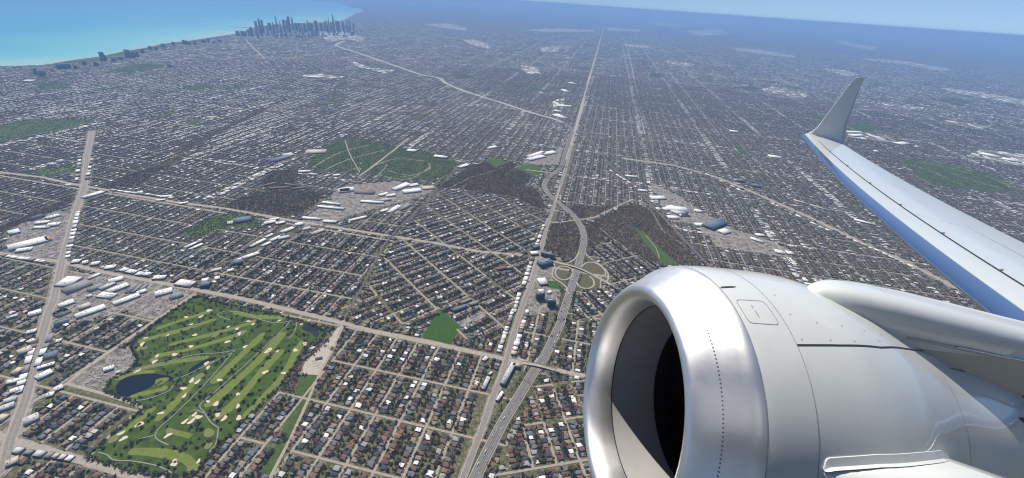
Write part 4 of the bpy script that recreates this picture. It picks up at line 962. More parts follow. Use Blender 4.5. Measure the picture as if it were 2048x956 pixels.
# everything else: garages of the near houses and all farther houses, in one mass
def mass_houses(idx, name, label):
    VV, FF, CC, off = [], [], [], 0
    for si, st in enumerate(STN):
        sel = idx[(stl[idx] == si) & ~white[idx]] if st != 'flat' else idx[(stl[idx] == 3) | white[idx]]
        if len(sel) == 0: continue
        Wv, Wf, Rv, Rf = SH[st]
        r_ = LOTS[sel]; n = len(sel)
        H = rng.uniform(3.2, 6.2, n) + 2.2 * r_[:, 13] * (rng.random(n) < .5)
        RH = {'hip': 2.3, 'gable': 2.7, 'cross': 2.7, 'flat': 1.0}[st] * rng.uniform(.8, 1.2, n)
        W_ = r_[:, 3].copy(); D_ = r_[:, 4].copy()
        if st == 'flat':
            big = r_[:, 13] > 0.4
            D_ = np.where(big, D_ * rng.uniform(1.0, 1.6, n), D_); W_ = np.where(big, W_ * rng.uniform(.95, 1.25, n), W_)
        cs, sn = np.cos(r_[:, 2]), np.sin(r_[:, 2])
        def put(B, zz0, zs):
            x = B[None, :, 0] * D_[:, None]; y = B[None, :, 1] * W_[:, None]
            return np.stack([x * cs[:, None] - y * sn[:, None] + r_[:, 0:1], x * sn[:, None] + y * cs[:, None] + r_[:, 1:2], zz0[:, None] + B[None, :, 2] * zs[:, None]], -1)
        wv = put(Wv, np.zeros(n), H); rv = put(Rv, H, RH)
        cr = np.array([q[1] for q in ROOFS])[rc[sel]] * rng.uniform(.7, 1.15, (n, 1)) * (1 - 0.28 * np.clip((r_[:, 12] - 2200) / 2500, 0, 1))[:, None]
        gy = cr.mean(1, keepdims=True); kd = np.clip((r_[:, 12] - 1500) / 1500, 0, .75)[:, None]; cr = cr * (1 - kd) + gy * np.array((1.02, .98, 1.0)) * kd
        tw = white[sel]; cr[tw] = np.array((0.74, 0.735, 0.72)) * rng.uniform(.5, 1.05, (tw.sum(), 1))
        cw = WALLS[rng.integers(0, 5, n)] * rng.uniform(.5, .85, (n, 1))
        for B, Fc, c_ in ((wv, Wf, cw), (rv, Rf, cr)):
            m_ = B.shape[1]
            VV.append(B.reshape(-1, 3)); CC.append(np.repeat(c_, m_, 0))
            FF.append((Fc[None] + (np.arange(n) * m_)[:, None, None]).reshape(-1, 3) + off); off += n * m_
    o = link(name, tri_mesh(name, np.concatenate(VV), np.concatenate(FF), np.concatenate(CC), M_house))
    return tag(o, label, "houses", None, "stuff")
rest = np.where(~NEARH & (rng.random(len(LOTS)) < 0.97))[0]
mass_houses(rest, "distant_houses", "mass of small brown, grey and white roofed houses filling the city grid")
# garages
gsel = np.where((LOTS[:, 12] < 4200) & (rng.random(len(LOTS)) < 0.5) & (LOTS[:, 13] > 0.05))[0]
Wv, Wf, Rv, Rf = SH['hip']
r_ = LOTS[gsel]; n = len(gsel)
cs, sn = np.cos(r_[:, 2]), np.sin(r_[:, 2])
VV, FF, CC, off = [], [], [], 0
for B, Fc, z0, zs, cc in ((Wv, Wf, 0, 2.5, WALLS[rng.integers(0, 5, n)]), (Rv, Rf, 2.5, 1.2, np.array([q[1] for q in ROOFS])[rng.integers(0, 8, n)])):
    x, y = B[None, :, 0] * 6.4, B[None, :, 1] * 6.0
    G_ = np.stack([x * cs[:, None] - y * sn[:, None] + r_[:, 5:6], x * sn[:, None] + y * cs[:, None] + r_[:, 6:7], z0 + np.repeat(B[None, :, 2] * zs, n, 0)], -1)
    VV.append(G_.reshape(-1, 3)); CC.append(np.repeat(cc, B.shape[0], 0)); FF.append((Fc[None] + (np.arange(n) * B.shape[0])[:, None, None]).reshape(-1, 3) + off); off += n * B.shape[0]
tag(link("back_garages", tri_mesh("back_garages", np.concatenate(VV), np.concatenate(FF), np.concatenate(CC), M_house)), "rows of tiny garages behind the houses", "garages", None, "stuff")
# pale driveways and front walks
dsel = np.where((LOTS[:, 12] < 3600) & (rng.random(len(LOTS)) < 0.62))[0]
dr = []
for i in dsel:
    r_ = LOTS[i]
    c_, s_ = math.cos(r_[2]), math.sin(r_[2])
    w2 = r_[3] * 0.5 + 1.0
    fr_ = -(21.5 - 3.0 * r_[13]) + 2; a = np.array([fr_, w2 - 2.2]); b_ = np.array([-r_[4] / 2 + rng.uniform(-.5, 4), w2 - rng.uniform(1.5, 3)])
    dr.append((np.array([[r_[0] + q[0] * c_ - q[1] * s_, r_[1] + q[0] * s_ + q[1] * c_] for q in (a, b_)]), rng.uniform(1.6, 2.9), 0.5))
ribbons("driveways", dr, M_conc)

# ------------------------------------------------------------------ trees
TREEC = [("bare grey-brown", (0.142, 0.106, 0.076)), ("bare dark", (0.086, 0.065, 0.048)), ("bare tan", (0.21, 0.16, 0.108)), ("budding yellow-green", (0.125, 0.135, 0.038)), ("dark evergreen", (0.026, 0.046, 0.020)), ("fresh green", (0.060, 0.092, 0.026))]
def leafy(nl, seed, flat=1.0):
    """crown of many small twig and leaf faces spread through an uneven volume, unit radius"""
    g = np.random.default_rng(seed)
    ncl = 5
    cc = g.normal(0, 0.42, (ncl, 3)); cc[:, 2] = np.abs(cc[:, 2]) * 0.8 + 0.1
    V = []
    for q in range(nl):
        c = cc[g.integers(ncl)] + g.normal(0, 0.30, 3)
        d = g.normal(0, 1, (3, 3)) * 0.46
        V.append(c + d)
    V = np.concatenate(V); V[:, 2] = np.clip(V[:, 2] * flat + 0.25, -0.2, 1.9)
    return V, np.arange(nl * 3).reshape(-1, 3)
def lump(seed):
    g = np.random.default_rng(seed)
    V = np.array([(1, 0, 0), (-1, 0, 0), (0, 1, 0), (0, -1, 0), (0, 0, 1), (0, 0, -1)], float) * g.uniform(.7, 1.15, (6, 1)) + g.normal(0, .12, (6, 3))
    V[:, 2] = V[:, 2] * .9 + .7
    F = np.array([(0, 2, 4), (2, 1, 4), (1, 3, 4), (3, 0, 4), (2, 0, 5), (1, 2, 5), (3, 1, 5), (0, 3, 5)])
    return V, F
LEAF = [leafy(44, s_) for s_ in range(6)]
LUMP = [lump(s_) for s_ in range(8)]
def scatter(name, P, R, Cc, protos, label, hs=1.0, z0=2.0):
    VV, FF, CC, off = [], [], [], 0
    pi = rng.integers(0, len(protos), len(P))
    for k, (B, Fc) in enumerate(protos):
        s_ = np.where(pi == k)[0]; n = len(s_)
        if n == 0: continue
        a = rng.random(n) * 6.283; c, s2 = np.cos(a)[:, None], np.sin(a)[:, None]
        x = B[None, :, 0] * R[s_][:, None]; y = B[None, :, 1] * R[s_][:, None]
        V = np.stack([x * c - y * s2 + P[s_, 0:1], x * s2 + y * c + P[s_, 1:2], z0 + B[None, :, 2] * (R[s_] * hs)[:, None]], -1)
        jit = rng.uniform(.75, 1.25, (n, len(B), 1))
        CC.append((Cc[s_][:, None] * jit).reshape(-1, 3)); VV.append(V.reshape(-1, 3))
        FF.append((Fc[None] + (np.arange(n) * len(B))[:, None, None]).reshape(-1, 3) + off); off += n * len(B)
    o = link(name, tri_mesh(name, np.concatenate(VV), np.concatenate(FF), np.concatenate(CC), M_leaf))
    return tag(o, label, "trees", None, "stuff")
TC = np.array([c for _, c in TREEC])
def tree_cols(n, p): 
    k = rng.choice(len(TREEC), n, p=p)
    return k, TC[k] * rng.uniform(.7, 1.3, (n, 1))
P_RES = [.36, .15, .20, .15, .04, .10]; P_WOOD = [.46, .30, .20, .03, .0, .01]; P_PARK = [.38, .28, .10, .10, .06, .08]
# residential trees: back yards and parkways
cs, sn = np.cos(LOTS[:, 2]), np.sin(LOTS[:, 2])
def at_lot(dx, dy, sel):
    return np.stack([LOTS[sel, 0] + dx * cs[sel] - dy * sn[sel], LOTS[sel, 1] + dx * sn[sel] + dy * cs[sel]], 1)
allp = []
for (dx, p_) in ((14, .9), (-11.0, .6), (22, .8), (10, .6), (-12.5, .25), (19, .6)):
    dens = np.where(LOTS[:, 12] < 5200, 1.0, 0.6) * np.where(LOTS[:, 1] > 600, 0.55 + 0.8 * np.array([lowf(y_ * .7 + 300, x_ * .8) for x_, y_ in LOTS[:, :2]]), 1.0)
    s_ = np.where(rng.random(len(LOTS)) < p_ * dens)[0]
    allp.append(at_lot(dx + rng.normal(0, 2.4, len(s_)), rng.uniform(-7, 7, len(s_)), s_))
TP = np.concatenate(allp)
TP = TP[~near_big(TP, -4)]
for l, d in MAJ: TP = TP[~near(TP, l, d * 0.55)]
kk_, tcol = tree_cols(len(TP), P_RES)
tr = rng.uniform(2.4, 5.0, len(TP)) * np.where(TP[:, 1] < 700, 1.12, 1.0)
tsl = np.linalg.norm(np.c_[TP, np.zeros(len(TP))] - CAM, axis=1)
tq, tz = project(np.c_[TP, np.full(len(TP), 5.0)])
tvis = (tq[:, 0] > 5) & (tq[:, 0] < 1176) & (tq[:, 1] < 948)
# woods, parks, lines of trees
def fill_poly(poly, dens, mn=0, avoid=()):
    lo, hi = poly.min(0), poly.max(0)
    n = int((hi - lo).prod() * dens)
    P = lo + rng.random((n, 2)) * (hi - lo)
    P = P[inside(P, poly)]
    for l, d in avoid: P = P[~near(P, l, d)]
    return P
AV = [(EDENS, 34), (CICERO, 18), (CALDWELL, 11), (RAIL_N, 12), (PETE2, 15), (LINCOLN, 30), (PETERSON, 16)] + [(gpoly(c, p), 7) for c, p in TRAIL] + [(smooth(gpoly(9, r_), 4), 9) for r_ in RAMPS]
WP = np.concatenate([fill_poly(p_, 1 / 62.) for p_ in WOODS])
WP = WP + rng.normal(0, 9, WP.shape)
for l, d in AV: WP = WP[~near(WP, l, d)]
WP = WP[~inside(WP, INTER) | (rng.random(len(WP)) < .25)]
for e in (GREEN_SAU, GREENSTRIP, GREEN_LAB): WP = WP[~inside(WP, e)]
PP = np.concatenate([fill_poly(p_, 1 / 330. if p_ is not W_GOO else 1 / 120., avoid=AV) for p_ in GREENS[:6] + PARKS + FORE] + [fill_poly(CEM, 1 / 130., avoid=[(CEMRD, 14)] + [(gpoly(c, p), 6) for c, p in CEMP]), fill_poly(FARGOLF, 1 / 260.)])
lp = []
for l, d0, d1, step in ((RAIL_S, 8, 20, 5), (RAIL_N, 16, 24, 9), (RAIL_E, 8, 18, 7), (EDENS[:110], 27, 40, 6), (ROWRD, 9, 22, 5), (RAIL_W, 20, 28, 12)):
    n = int(np.linalg.norm(np.diff(l, axis=0), axis=1).sum() / step)
    t = np.sort(rng.random(n)) * (len(l) - 1.001); i = t.astype(int); fr = (t - i)[:, None]
    p_ = l[i] * (1 - fr) + l[i + 1] * fr; dv = l[i + 1] - l[i]; dv /= np.linalg.norm(dv, axis=1)[:, None]
    lp.append(p_ + np.stack([-dv[:, 1], dv[:, 0]], 1) * (rng.uniform(d0, d1, n) * rng.choice([-1, 1], n))[:, None])
LP = np.concatenate(lp)
for l, d in ((EDENS, 24), (CICERO, 16), (DEVON, 12), (PETE2, 12)): LP = LP[~near(LP, l, d)]
for r_ in RAMPS + []: LP = LP[~near(LP, gpoly(9, r_), 8)]
LP = LP[~inside(LP, SUBST) & ~inside(LP, ROWG)]
# golf course trees, placed in the rough between the fairways and along the boundary
fw = [(px_ribbon(7, p, w_)) for p, w_ in FAIR]
GPT = fill_poly(GOLF, 1 / 560.)
for ln, h in fw: GPT = GPT[~near(GPT, ln, h + 4)]
for q in (POND1, POND2, POND3): GPT = GPT[~inside(GPT, q) & ~near(GPT, np.vstack([q, q[:1]]), 6)]
for b_ in BUNK + GREENPTS: GPT = GPT[np.hypot(*(GPT - gp(7, *b_)).T) > 15]
for c in CART: GPT = GPT[~near(GPT, gpoly(7, c), 5)]
edge = np.vstack([GOLF, GOLF[:1]])
n = 620; t = rng.random(n) * (len(edge) - 1.001); i = t.astype(int); fr = (t - i)[:, None]
seg = np.linalg.norm(np.diff(edge, axis=0), axis=1); t2 = rng.choice(len(seg), n, p=seg / seg.sum()); fr = rng.random((n, 1))
ep = edge[t2] * (1 - fr) + edge[t2 + 1] * fr
gc = GOLF.mean(0); ep = ep + (gc - ep) / np.linalg.norm(gc - ep, axis=1)[:, None] * rng.uniform(2, 16, (n, 1))
ep = ep[inside(ep, GOLF)]
for q in (POND1, POND3): ep = ep[~inside(ep, q)]
gord = np.argsort(np.linalg.norm(np.c_[GPT, np.zeros(len(GPT))] - CAM, axis=1))
GN, GREST = GPT[gord[:150]], np.concatenate([GPT[gord[150:]], ep])
tord = np.argsort(np.where(tvis, tsl, 1e9))[:150]
tmask = np.ones(len(TP), bool); tmask[tord] = False
M_bark = mat("tree_bark", (0.085, 0.070, 0.056), 0.9)
crown_mats = [mat("crown_" + n_.replace(" ", "_").replace("-", "_"), tuple(c), 0.95, noise=(0.35, 1.5), spec=0.1) for n_, c in TREEC]
bmT = bmesh.new()
bmesh.ops.create_cone(bmT, cap_ends=False, segments=6, radius1=0.28, radius2=0.10, depth=5.0, matrix=Matrix.Translation((0, 0, 2.5)))
for a in range(4):
    ang = a * 1.57 + 0.4
    bmesh.ops.create_cone(bmT, cap_ends=False, segments=4, radius1=0.11, radius2=0.04, depth=3.2,
                          matrix=Matrix.Translation((math.cos(ang) * 0.9, math.sin(ang) * 0.9, 4.2)) @ Matrix.Rotation(ang, 4, 'Z') @ Matrix.Rotation(0.65, 4, 'Y'))
trunk_me = bpy.data.meshes.new("trunk"); bmT.to_mesh(trunk_me); bmT.free(); trunk_me.materials.append(M_bark)
crown_me = {}
for ci in range(len(TREEC)):
    for v_ in range(4):
        V, F = leafy(60, 40 + v_)
        crown_me[(ci, v_)] = tri_mesh("crown", V, F, None, crown_mats[ci])
def plant(x, y, r_, ci, label, group):
    e = link("tree", None, None, (x, y, 0), rng.random() * 6)
    link("trunk", trunk_me, e).scale = (1, 1, r_ / 3.5)
    c = link("crown", crown_me[(ci, int(rng.integers(4)))], e, (0, 0, 2.2)); c.scale = (r_, r_, r_)
    return tag(e, label, "tree", group)
glm = [("the big pond", gp(7, 800, 430)), ("the narrow pond", gp(7, 1150, 320)), ("the course's bottom boundary", gp(7, 740, 920)), ("the practice green", gp(7, 1185, 770)), ("the right boundary houses", gp(7, 1380, 660)), ("the course's middle fairways", gp(7, 1300, 420)), ("the left boundary", gp(7, 620, 720)), ("the bottom fairway", gp(7, 1000, 840)), ("the bunkered green near the bottom", gp(7, 1095, 610))]
for x, y in GN:
    ci = int(rng.choice(6, p=[.38, .14, .12, .18, .06, .12]))
    k = int(np.argmin([np.hypot(x - q[1][0], y - q[1][1]) for q in glm]))
    plant(x, y, rng.uniform(2.8, 5.2), ci, f"{TREEC[ci][0]} tree in the golf rough near {glm[k][0]}", f"{TREEC[ci][0]} golf course trees near {glm[k][0]}")
for i in tord:
    x, y = TP[i]; ci = int(kk_[i])
    k = int(round((x - AVX) / 100.6)); j = int((y - AVY) // 201.2)
    if x < 60: wh = f"{ordn(abs(k) + 1)} street left of the straight avenue"
    else: wh = "houses right of the expressway"
    rw = {-5: "bottom", -4: "bottom", -3: "second", -2: "third", -1: "fourth"}.get(j, "upper")
    plant(x, y, tr[i] * 1.05, ci, f"{TREEC[ci][0]} tree beside {wh}, {rw} block row", f"{TREEC[ci][0]} trees, {wh}, {rw} row")
rem = np.where(tmask)[0]
nearT = rem[tsl[rem] < 3000]; farT = rem[tsl[rem] >= 3000]
scatter("yard_trees", TP[nearT], tr[nearT], tcol[nearT], LEAF, "mass of bare and budding trees between the nearer houses")
scatter("distant_trees", TP[farT], tr[farT] * 1.15, tcol[farT], LUMP, "mass of bare trees between the farther houses")
kc, wc = tree_cols(len(WP), P_WOOD)
wd = np.hypot(WP[:, 0], WP[:, 1] + 1380)
s1 = wd < 4200
scatter("woodland_trees", WP[s1], rng.uniform(2.8, 4.8, s1.sum()), wc[s1] * np.array((2.2, 2.2, 1.8)), [leafy(22, 90 + q) for q in range(5)], "dense bare brown woodland of the forest preserve", 1.1)
scatter("channel_woodland", WP[~s1], rng.uniform(3.0, 5.0, (~s1).sum()), wc[~s1] * 1.25, LUMP, "bare woods along the channel and parks farther off")
kc, pc = tree_cols(len(PP), P_PARK)
scatter("park_trees", PP, rng.uniform(2.6, 5.0, len(PP)), pc, LUMP, "scattered trees over the cemetery and parks")
kc, lc = tree_cols(len(LP), [.42, .30, .12, .08, .03, .05])
scatter("lineside_trees", LP, rng.uniform(2.2, 4.2, len(LP)), lc, [leafy(22, 120 + q) for q in range(5)], "scrubby bare trees lining the railways and expressway")
kc, gcx = tree_cols(len(GREST), [.36, .20, .12, .14, .06, .12])
scatter("golf_trees", GREST, rng.uniform(2.6, 4.8, len(GREST)), gcx * 1.35, LEAF, "trees along the golf boundary and farther fairways")

# ------------------------------------------------------------------ far roofs: large flat buildings out to the horizon suburbs
nF = 26000
ff = rng.random(nF) ** 0.6
rad = 9000 + 21000 * ff
azm = rng.uniform(-1.25, 1.1, nF)
FP = np.stack([CAM[0] + rad * np.sin(azm), CAM[1] + rad * np.cos(azm)], 1)
FP = FP[in_view(FP, 100)]
FP = FP[~inside(FP, LAKE)]
for e in FORE: FP = FP[~inside(FP, e)]
# gather them into the works districts along the avenues and railways
ax_ = np.abs(((FP[:, 0] - AVX) / 804.8 + 0.5) % 1 - 0.5) * 804.8; ay_ = np.abs(((FP[:, 1] - AVY) / 804.8 + 0.5) % 1 - 0.5) * 804.8
keepf = (ax_ < 70) | (ay_ < 60) | (rng.random(len(FP)) < 0.35)
FP = FP[keepf]; n = len(FP)
lx = rng.uniform(14, 46, n); ly = rng.uniform(14, 40, n); bigs = rng.random(n) < 0.05; lx[bigs] *= 2.6; ly[bigs] *= 2
hh = rng.uniform(5, 10, n)
B = np.array([(-.5, -.5, 0), (.5, -.5, 0), (.5, .5, 0), (-.5, .5, 0), (-.5, -.5, 1), (.5, -.5, 1), (.5, .5, 1), (-.5, .5, 1)])
V = np.stack([B[None, :, 0] * lx[:, None] + FP[:, 0:1], B[None, :, 1] * ly[:, None] + FP[:, 1:2], B[None, :, 2] * hh[:, None]], -1)
Q = np.array([(0, 1, 5, 4), (1, 2, 6, 5), (2, 3, 7, 6), (3, 0, 4, 7), (4, 5, 6, 7)])
cF = np.where((rng.random(n) < 0.5)[:, None], np.array((0.68, 0.67, 0.64)), np.array((0.28, 0.26, 0.24))) * rng.uniform(.6, 1.05, (n, 1))
tag(link("far_suburb_roofs", tri_mesh("far_suburb_roofs", V.reshape(-1, 3), (Q[None] + (np.arange(n) * 8)[:, None, None]).reshape(-1, 4), np.repeat(cF, 8, 0), M_house)),
    "countless tiny pale roofs of the far suburbs", "buildings", None, "stuff")

# ------------------------------------------------------------------ towers: the downtown cluster and the lake shore
def top_height(base, px, ytop):
    """height of a vertical line at a ground point that reaches image row ytop"""
    lo, hi = 0.0, 700.0
    for _ in range(40):
        m_ = (lo + hi) / 2
        q, z = project(np.array([base[0], base[1], m_]))
        if q[1] > ytop: lo = m_
        else: hi = m_
    return lo
M_tw = [mat("tower_glass_dark", (0.045, 0.055, 0.07), 0.35, spec=0.5, noise=(0.25, 30)), mat("tower_stone_grey", (0.10, 0.10, 0.10), 0.8, noise=(0.2, 30)), mat("tower_brick_brown", (0.085, 0.066, 0.058), 0.85, noise=(0.2, 30)), mat("tower_concrete_pale", (0.17, 0.165, 0.16), 0.85, noise=(0.2, 30))]
def tower(name, x, y, w_, d_, H, mi, style, label, group, cat="tower"):
    e = link(name, None, None, (x, y, 0), 0.0)
    segs = {'slab': [(1, 1, 0, 1)], 'setback': [(1, 1, 0, .55), (.8, .8, .55, .8), (.55, .6, .8, 1)], 'bundle': [(1, 1, 0, .5), (1, .66, .5, .62), (.66, .66, .62, .82), (.36, .66, .82, 1)], 'taper': None, 'spire': [(1, 1, 0, .6), (.75, .75, .6, .85), (.5, .5, .85, 1)]}[style]
    gs = []
    if style == 'taper':
        V, F = box_geo(0, 0, 0, H, w_, d_); V[4:, :2] *= 0.62; gs = [(V, F)]
    else:
        for a, b_, z0, z1 in segs: gs.append(box_geo((1 - a) * w_ * 0.2, 0, z0 * H, z1 * H, w_ * a, d_ * b_))
    link("shaft", geo_mesh("shaft", gs, M_tw[mi]), e)
    nb = max(3, int(H / 26))
    bands = []
    tp_ = 1.0
    for k in range(nb):
        z = (k + 0.4) * H / nb
        if style != 'slab' and z > H * 0.5: break
        sc = 1.0 - (0.38 * z / H if style == 'taper' else 0)
        V, F = box_geo(0, 0, z, z + H / nb * 0.35, w_ * sc + 0.5, d_ * sc + 0.5)
        bands.append((V, F[:4]))
    link("window_band", geo_mesh("window_band", bands, M_win), e)
    if style in ('bundle', 'taper', 'spire'):
        hm_ = H * (0.16 if style != 'spire' else 0.22)
        for s_ in ((-1, 1) if style != 'spire' else (0,)):
            V, F = box_geo(s_ * w_ * 0.12, 0, H, H + hm_, 5, 5); V[4:, :2] = V[4:, :2] * 0.3 + np.array([s_ * w_ * 0.12, 0]) * 0.7
            link("mast", geo_mesh("mast", [(V, F)], M_tw[1]), e)
    else:
        link("roof_house", geo_mesh("roof_house", [box_geo(0, 0, H, H + 6, w_ * .4, d_ * .4)], M_tw[mi]), e)
    return tag(e, label, cat, group)
# x in crop 10, top row, width px, style, how it looks
DT = [(508, 290, 26, 'slab', "broad slab at the cluster's left end"), (563, 255, 32, 'taper', "dark tapering tower with twin masts, left end"), (596, 275, 22, 'slab', "slab just right of the tapering tower"), (680, 312, 30, 'slab', "low broad block in the left gap"), (702, 308, 12, 'slab', "narrow block in the left gap"),
      (745, 300, 20, 'setback', "stepped block left of the slim spire"), (791, 216, 16, 'spire', "slim very tall spire in the left half"), (840, 290, 16, 'setback', "small stepped tower right of the slim spire"), (890, 268, 26, 'slab', "broad tower left of the tall pair"), (930, 276, 24, 'slab', "shoulder block left of the tall pair"),
      (962, 226, 28, 'slab', "taller slab of the middle pair"), (1004, 236, 20, 'spire', "pointed tower of the middle pair"), (1050, 312, 36, 'slab', "low wide block right of the pair"), (1100, 312, 20, 'slab', "low block in the middle dip"), (1130, 318, 14, 'setback', "short stepped block in the middle dip"),
      (1166, 318, 26, 'slab', "squat block right of the middle dip"), (1208, 274, 18, 'setback', "lone stepped tower right of the middle dip"), (1245, 310, 60, 'slab', "very wide low block right of centre"), (1326, 282, 40, 'slab', "wide flat-topped tower right of centre"), (1390, 320, 40, 'slab', "low block between the right towers"),
      (1440, 296, 18, 'slab', "small tower left of the pointed trio"), (1457, 258, 12, 'spire', "first needle left of the tallest tower"), (1480, 282, 14, 'setback', "stepped tower between the two needles"), (1500, 240, 14, 'spire', "second needle left of the tallest tower"), (1530, 300, 16, 'slab', "shoulder tower left of the tallest"),
      (1563, 205, 26, 'bundle', "tallest dark stepped tower with twin masts"), (1598, 276, 16, 'slab', "slim slab right of the tallest tower"), (1625, 290, 40, 'slab', "broad block right of the tallest tower"), (1690, 300, 20, 'slab', "block beyond the tallest tower's right"), (1745, 276, 20, 'setback', "stepped tower near the right end"),
      (1780, 285, 20, 'slab', "slab near the right end"), (1830, 322, 20, 'slab', "last low block at the right end"),
      (243, 425, 34, 'slab', "dark slab on the shore left of downtown"), (265, 420, 14, 'slab', "narrow tower beside the left shore slab"), (312, 424, 30, 'slab', "broad tower on the left shore"), (400, 400, 18, 'slab', "taller shore tower before the pier"), (345, 442, 40, 'slab', "low wide shore block before the pier"), (440, 372, 30, 'slab', "block by the root of the pier")]
for x, yt_, wp, st, lab in DT:
    px = 440 + x / 6.827
    base = ground(px, (63.5 if x > 480 else 71.5) + rng.uniform(-5, 3.5) * (x > 480))
    d = np.hypot(base[0] - CAM[0], base[1] - CAM[1])
    H = top_height(base, px, yt_ / 6.827 * 1.0)
    wm = max(22.0, wp / 6.827 / FPX * d * 0.75)
    tower("skyscraper", base[0], base[1], wm, min(wm, 55), H, int(rng.integers(0, 3)), st, lab + " of the skyline", "skyline towers", "skyscraper")
ncl = 0
while ncl < 230:
    x = rng.uniform(470, 1850); yb = rng.uniform(52, 76)
    base = ground(440 + x / 6.827, yb)
    if inside(base[None], LAKE)[0]: continue
    H = float(np.clip(rng.gamma(1.6, 28), 22, 130)) * (1.0 if 480 < x < 1800 else .6)
    third = "left third" if x < 930 else "middle third" if x < 1390 else "right third"
    mi = int(rng.integers(0, 4))
    nm_ = ["dark glass", "grey stone", "brown brick", "pale concrete"][mi]
    tower("office_tower", base[0], base[1], rng.uniform(20, 42), rng.uniform(20, 40), H, mi, 'setback' if rng.random() < .4 else 'slab', f"{nm_} mid-height block packed in the {third} of downtown", f"{nm_} downtown blocks, {third}", "office tower")
    ncl += 1
SHT = [(600, 350, 302, 26), (612, 352, 318, 16), (745, 332, 288, 30), (775, 332, 300, 24), (798, 330, 302, 20), (948, 272, 254, 20), (1006, 262, 243, 14), (1068, 256, 233, 18), (1084, 256, 236, 12), (1100, 258, 246, 16), (1180, 247, 231, 26), (1208, 242, 221, 12), (1275, 244, 229, 20), (872, 285, 268, 16), (828, 308, 284, 22),
       (492, 380, 356, 18), (560, 385, 362, 22), (345, 400, 374, 26), (375, 398, 370, 22), (402, 395, 372, 20), (240, 440, 410, 26), (214, 432, 398, 20), (985, 390, 375, 20), (258, 438, 416, 18), (700, 345, 330, 22), (440, 400, 380, 18), (660, 355, 338, 18), (905, 288, 272, 18), (1130, 258, 240, 14), (1240, 250, 236, 14)]
for q, (x, yb, yt_, wp) in enumerate(sorted(SHT)):
    base = gp(1, x, yb); d = np.hypot(base[0] - CAM[0], base[1] - CAM[1])
    H = top_height(base, 0, yt_ / 2.897)
    mi = int(rng.integers(0, 4)); nm_ = ["dark glass", "grey stone", "brown brick", "pale concrete"][mi]
    tower("apartment_tower", base[0], base[1], max(20, wp / 2.897 / FPX * d * .8), 24, H, mi, 'slab', f"{nm_} lakeside tower, {ordn(q + 1)} along the shore from the left frame edge", "lakeside apartment towers", "apartment tower")
# the long pier
pier = [ground(449, 53.5), ground(476, 53), ground(503, 56)]
pe = link("pier", None, None, (*((pier[0] + pier[2]) / 2), 0))
po = (pier[0] + pier[2]) / 2
pl = np.array(pier) - po
V, F = ribbon_geo(pl, 55, 3.0)
link("deck", tri_mesh("deck", V, F, None, M_conc), pe)
for a in (0.25, 0.5, 0.75):
    c = pl[0] * (1 - a) + pl[2] * a
    link("shed", geo_mesh("shed", [box_geo(c[0], c[1], 3, 18, 150, 60, math.atan2(*(pl[2] - pl[0])[::-1]))], paint_mat('w')), pe)
tag(pe, "long pale pier with sheds reaching into the lake left of downtown", "pier")

# ------------------------------------------------------------------ bridges over the expressway
def bridge(name, line, half, h, label):
    line = np.asarray(line)
    o = line[len(line) // 2]
    e = link(name, None, None, (o[0], o[1], 0))
    p = smooth(line, 6) - o
    s_ = np.linspace(-1, 1, len(p)); z = 1.2 + h * np.clip(1.35 - np.abs(s_) * 1.35, 0, 1) ** 0.8
    V, F = ribbon_geo(p, half, z); Vb, Fb = ribbon_geo(p, half, z - 1.1)
    n = len(V)
    side = [(i, i + 2, n + i + 2, n + i) for i in range(0, n - 2, 2)] + [(i + 1, n + i + 1, n + i + 3, i + 3) for i in range(0, n - 2, 2)]
    link("deck", tri_mesh("deck", np.concatenate([V, Vb]), np.concatenate([F, Fb[:, ::-1] + n, np.array(side)]), None, M_ave), e)
    for d_ in (half - 0.3, -half + 0.3):
        q = offset_line(np.c_[p, z], d_)
        Va, Fa = ribbon_geo(q[:, :2], 0.25, q[:, 2] + 1.0)
        Vc = Va.copy(); Vc[:, 2] -= 1.1
        m_ = len(Va)
        sd = [(i, i + 2, m_ + i + 2, m_ + i) for i in range(0, m_ - 2, 2)] + [(i + 1, m_ + i + 1, m_ + i + 3, i + 3) for i in range(0, m_ - 2, 2)]
        link("parapet", tri_mesh("parapet", np.concatenate([Va, Vc]), np.concatenate([Fa, np.array(sd)]), None, M_conc), e)
    mid = len(p) // 2
    for k in (-3, 0, 3):
        c = p[min(max(mid + k, 0), len(p) - 1)]
        dv = p[mid + 1] - p[mid - 1]
        link("pier_wall", geo_mesh("pier_wall", [box_geo(c[0], c[1], 0.5, z[min(max(mid + k, 0), len(p) - 1)] - 1.0, 1.4, half * 1.7, math.atan2(dv[1], dv[0]))], M_conc), e)
    tag(e, label, "bridge")
bridge("road_bridge", [gp(8, 1040, 300), gp(8, 1100, 313), gp(8, 1165, 328), gp(8, 1230, 342)], 10, 6.0, "pale road bridge carrying the cross avenue over the curving expressway")
bridge("road_bridge", [gp(9, 330, 135), gp(9, 400, 158), gp(9, 470, 184), gp(9, 540, 212), gp(9, 600, 240)], 10, 6.0, "road bridge through the middle of the cloverleaf interchange")
bridge("road_bridge", [gp(5, 1245, 275), gp(5, 1262, 225), gp(5, 1272, 180)], 11, 5.5, "avenue bridge where the expressway curls under near the dark wood")
bridge("road_bridge", [gp(5, 1180, 130), gp(5, 1215, 133), gp(5, 1260, 138)], 6, 5.0, "narrow bridge over the expressway's wooded bend")
bridge("road_bridge", [gp(5, 1255, 65), gp(5, 1285, 68), gp(5, 1325, 72)], 7, 5.0, "small bridge over the expressway above the bend")
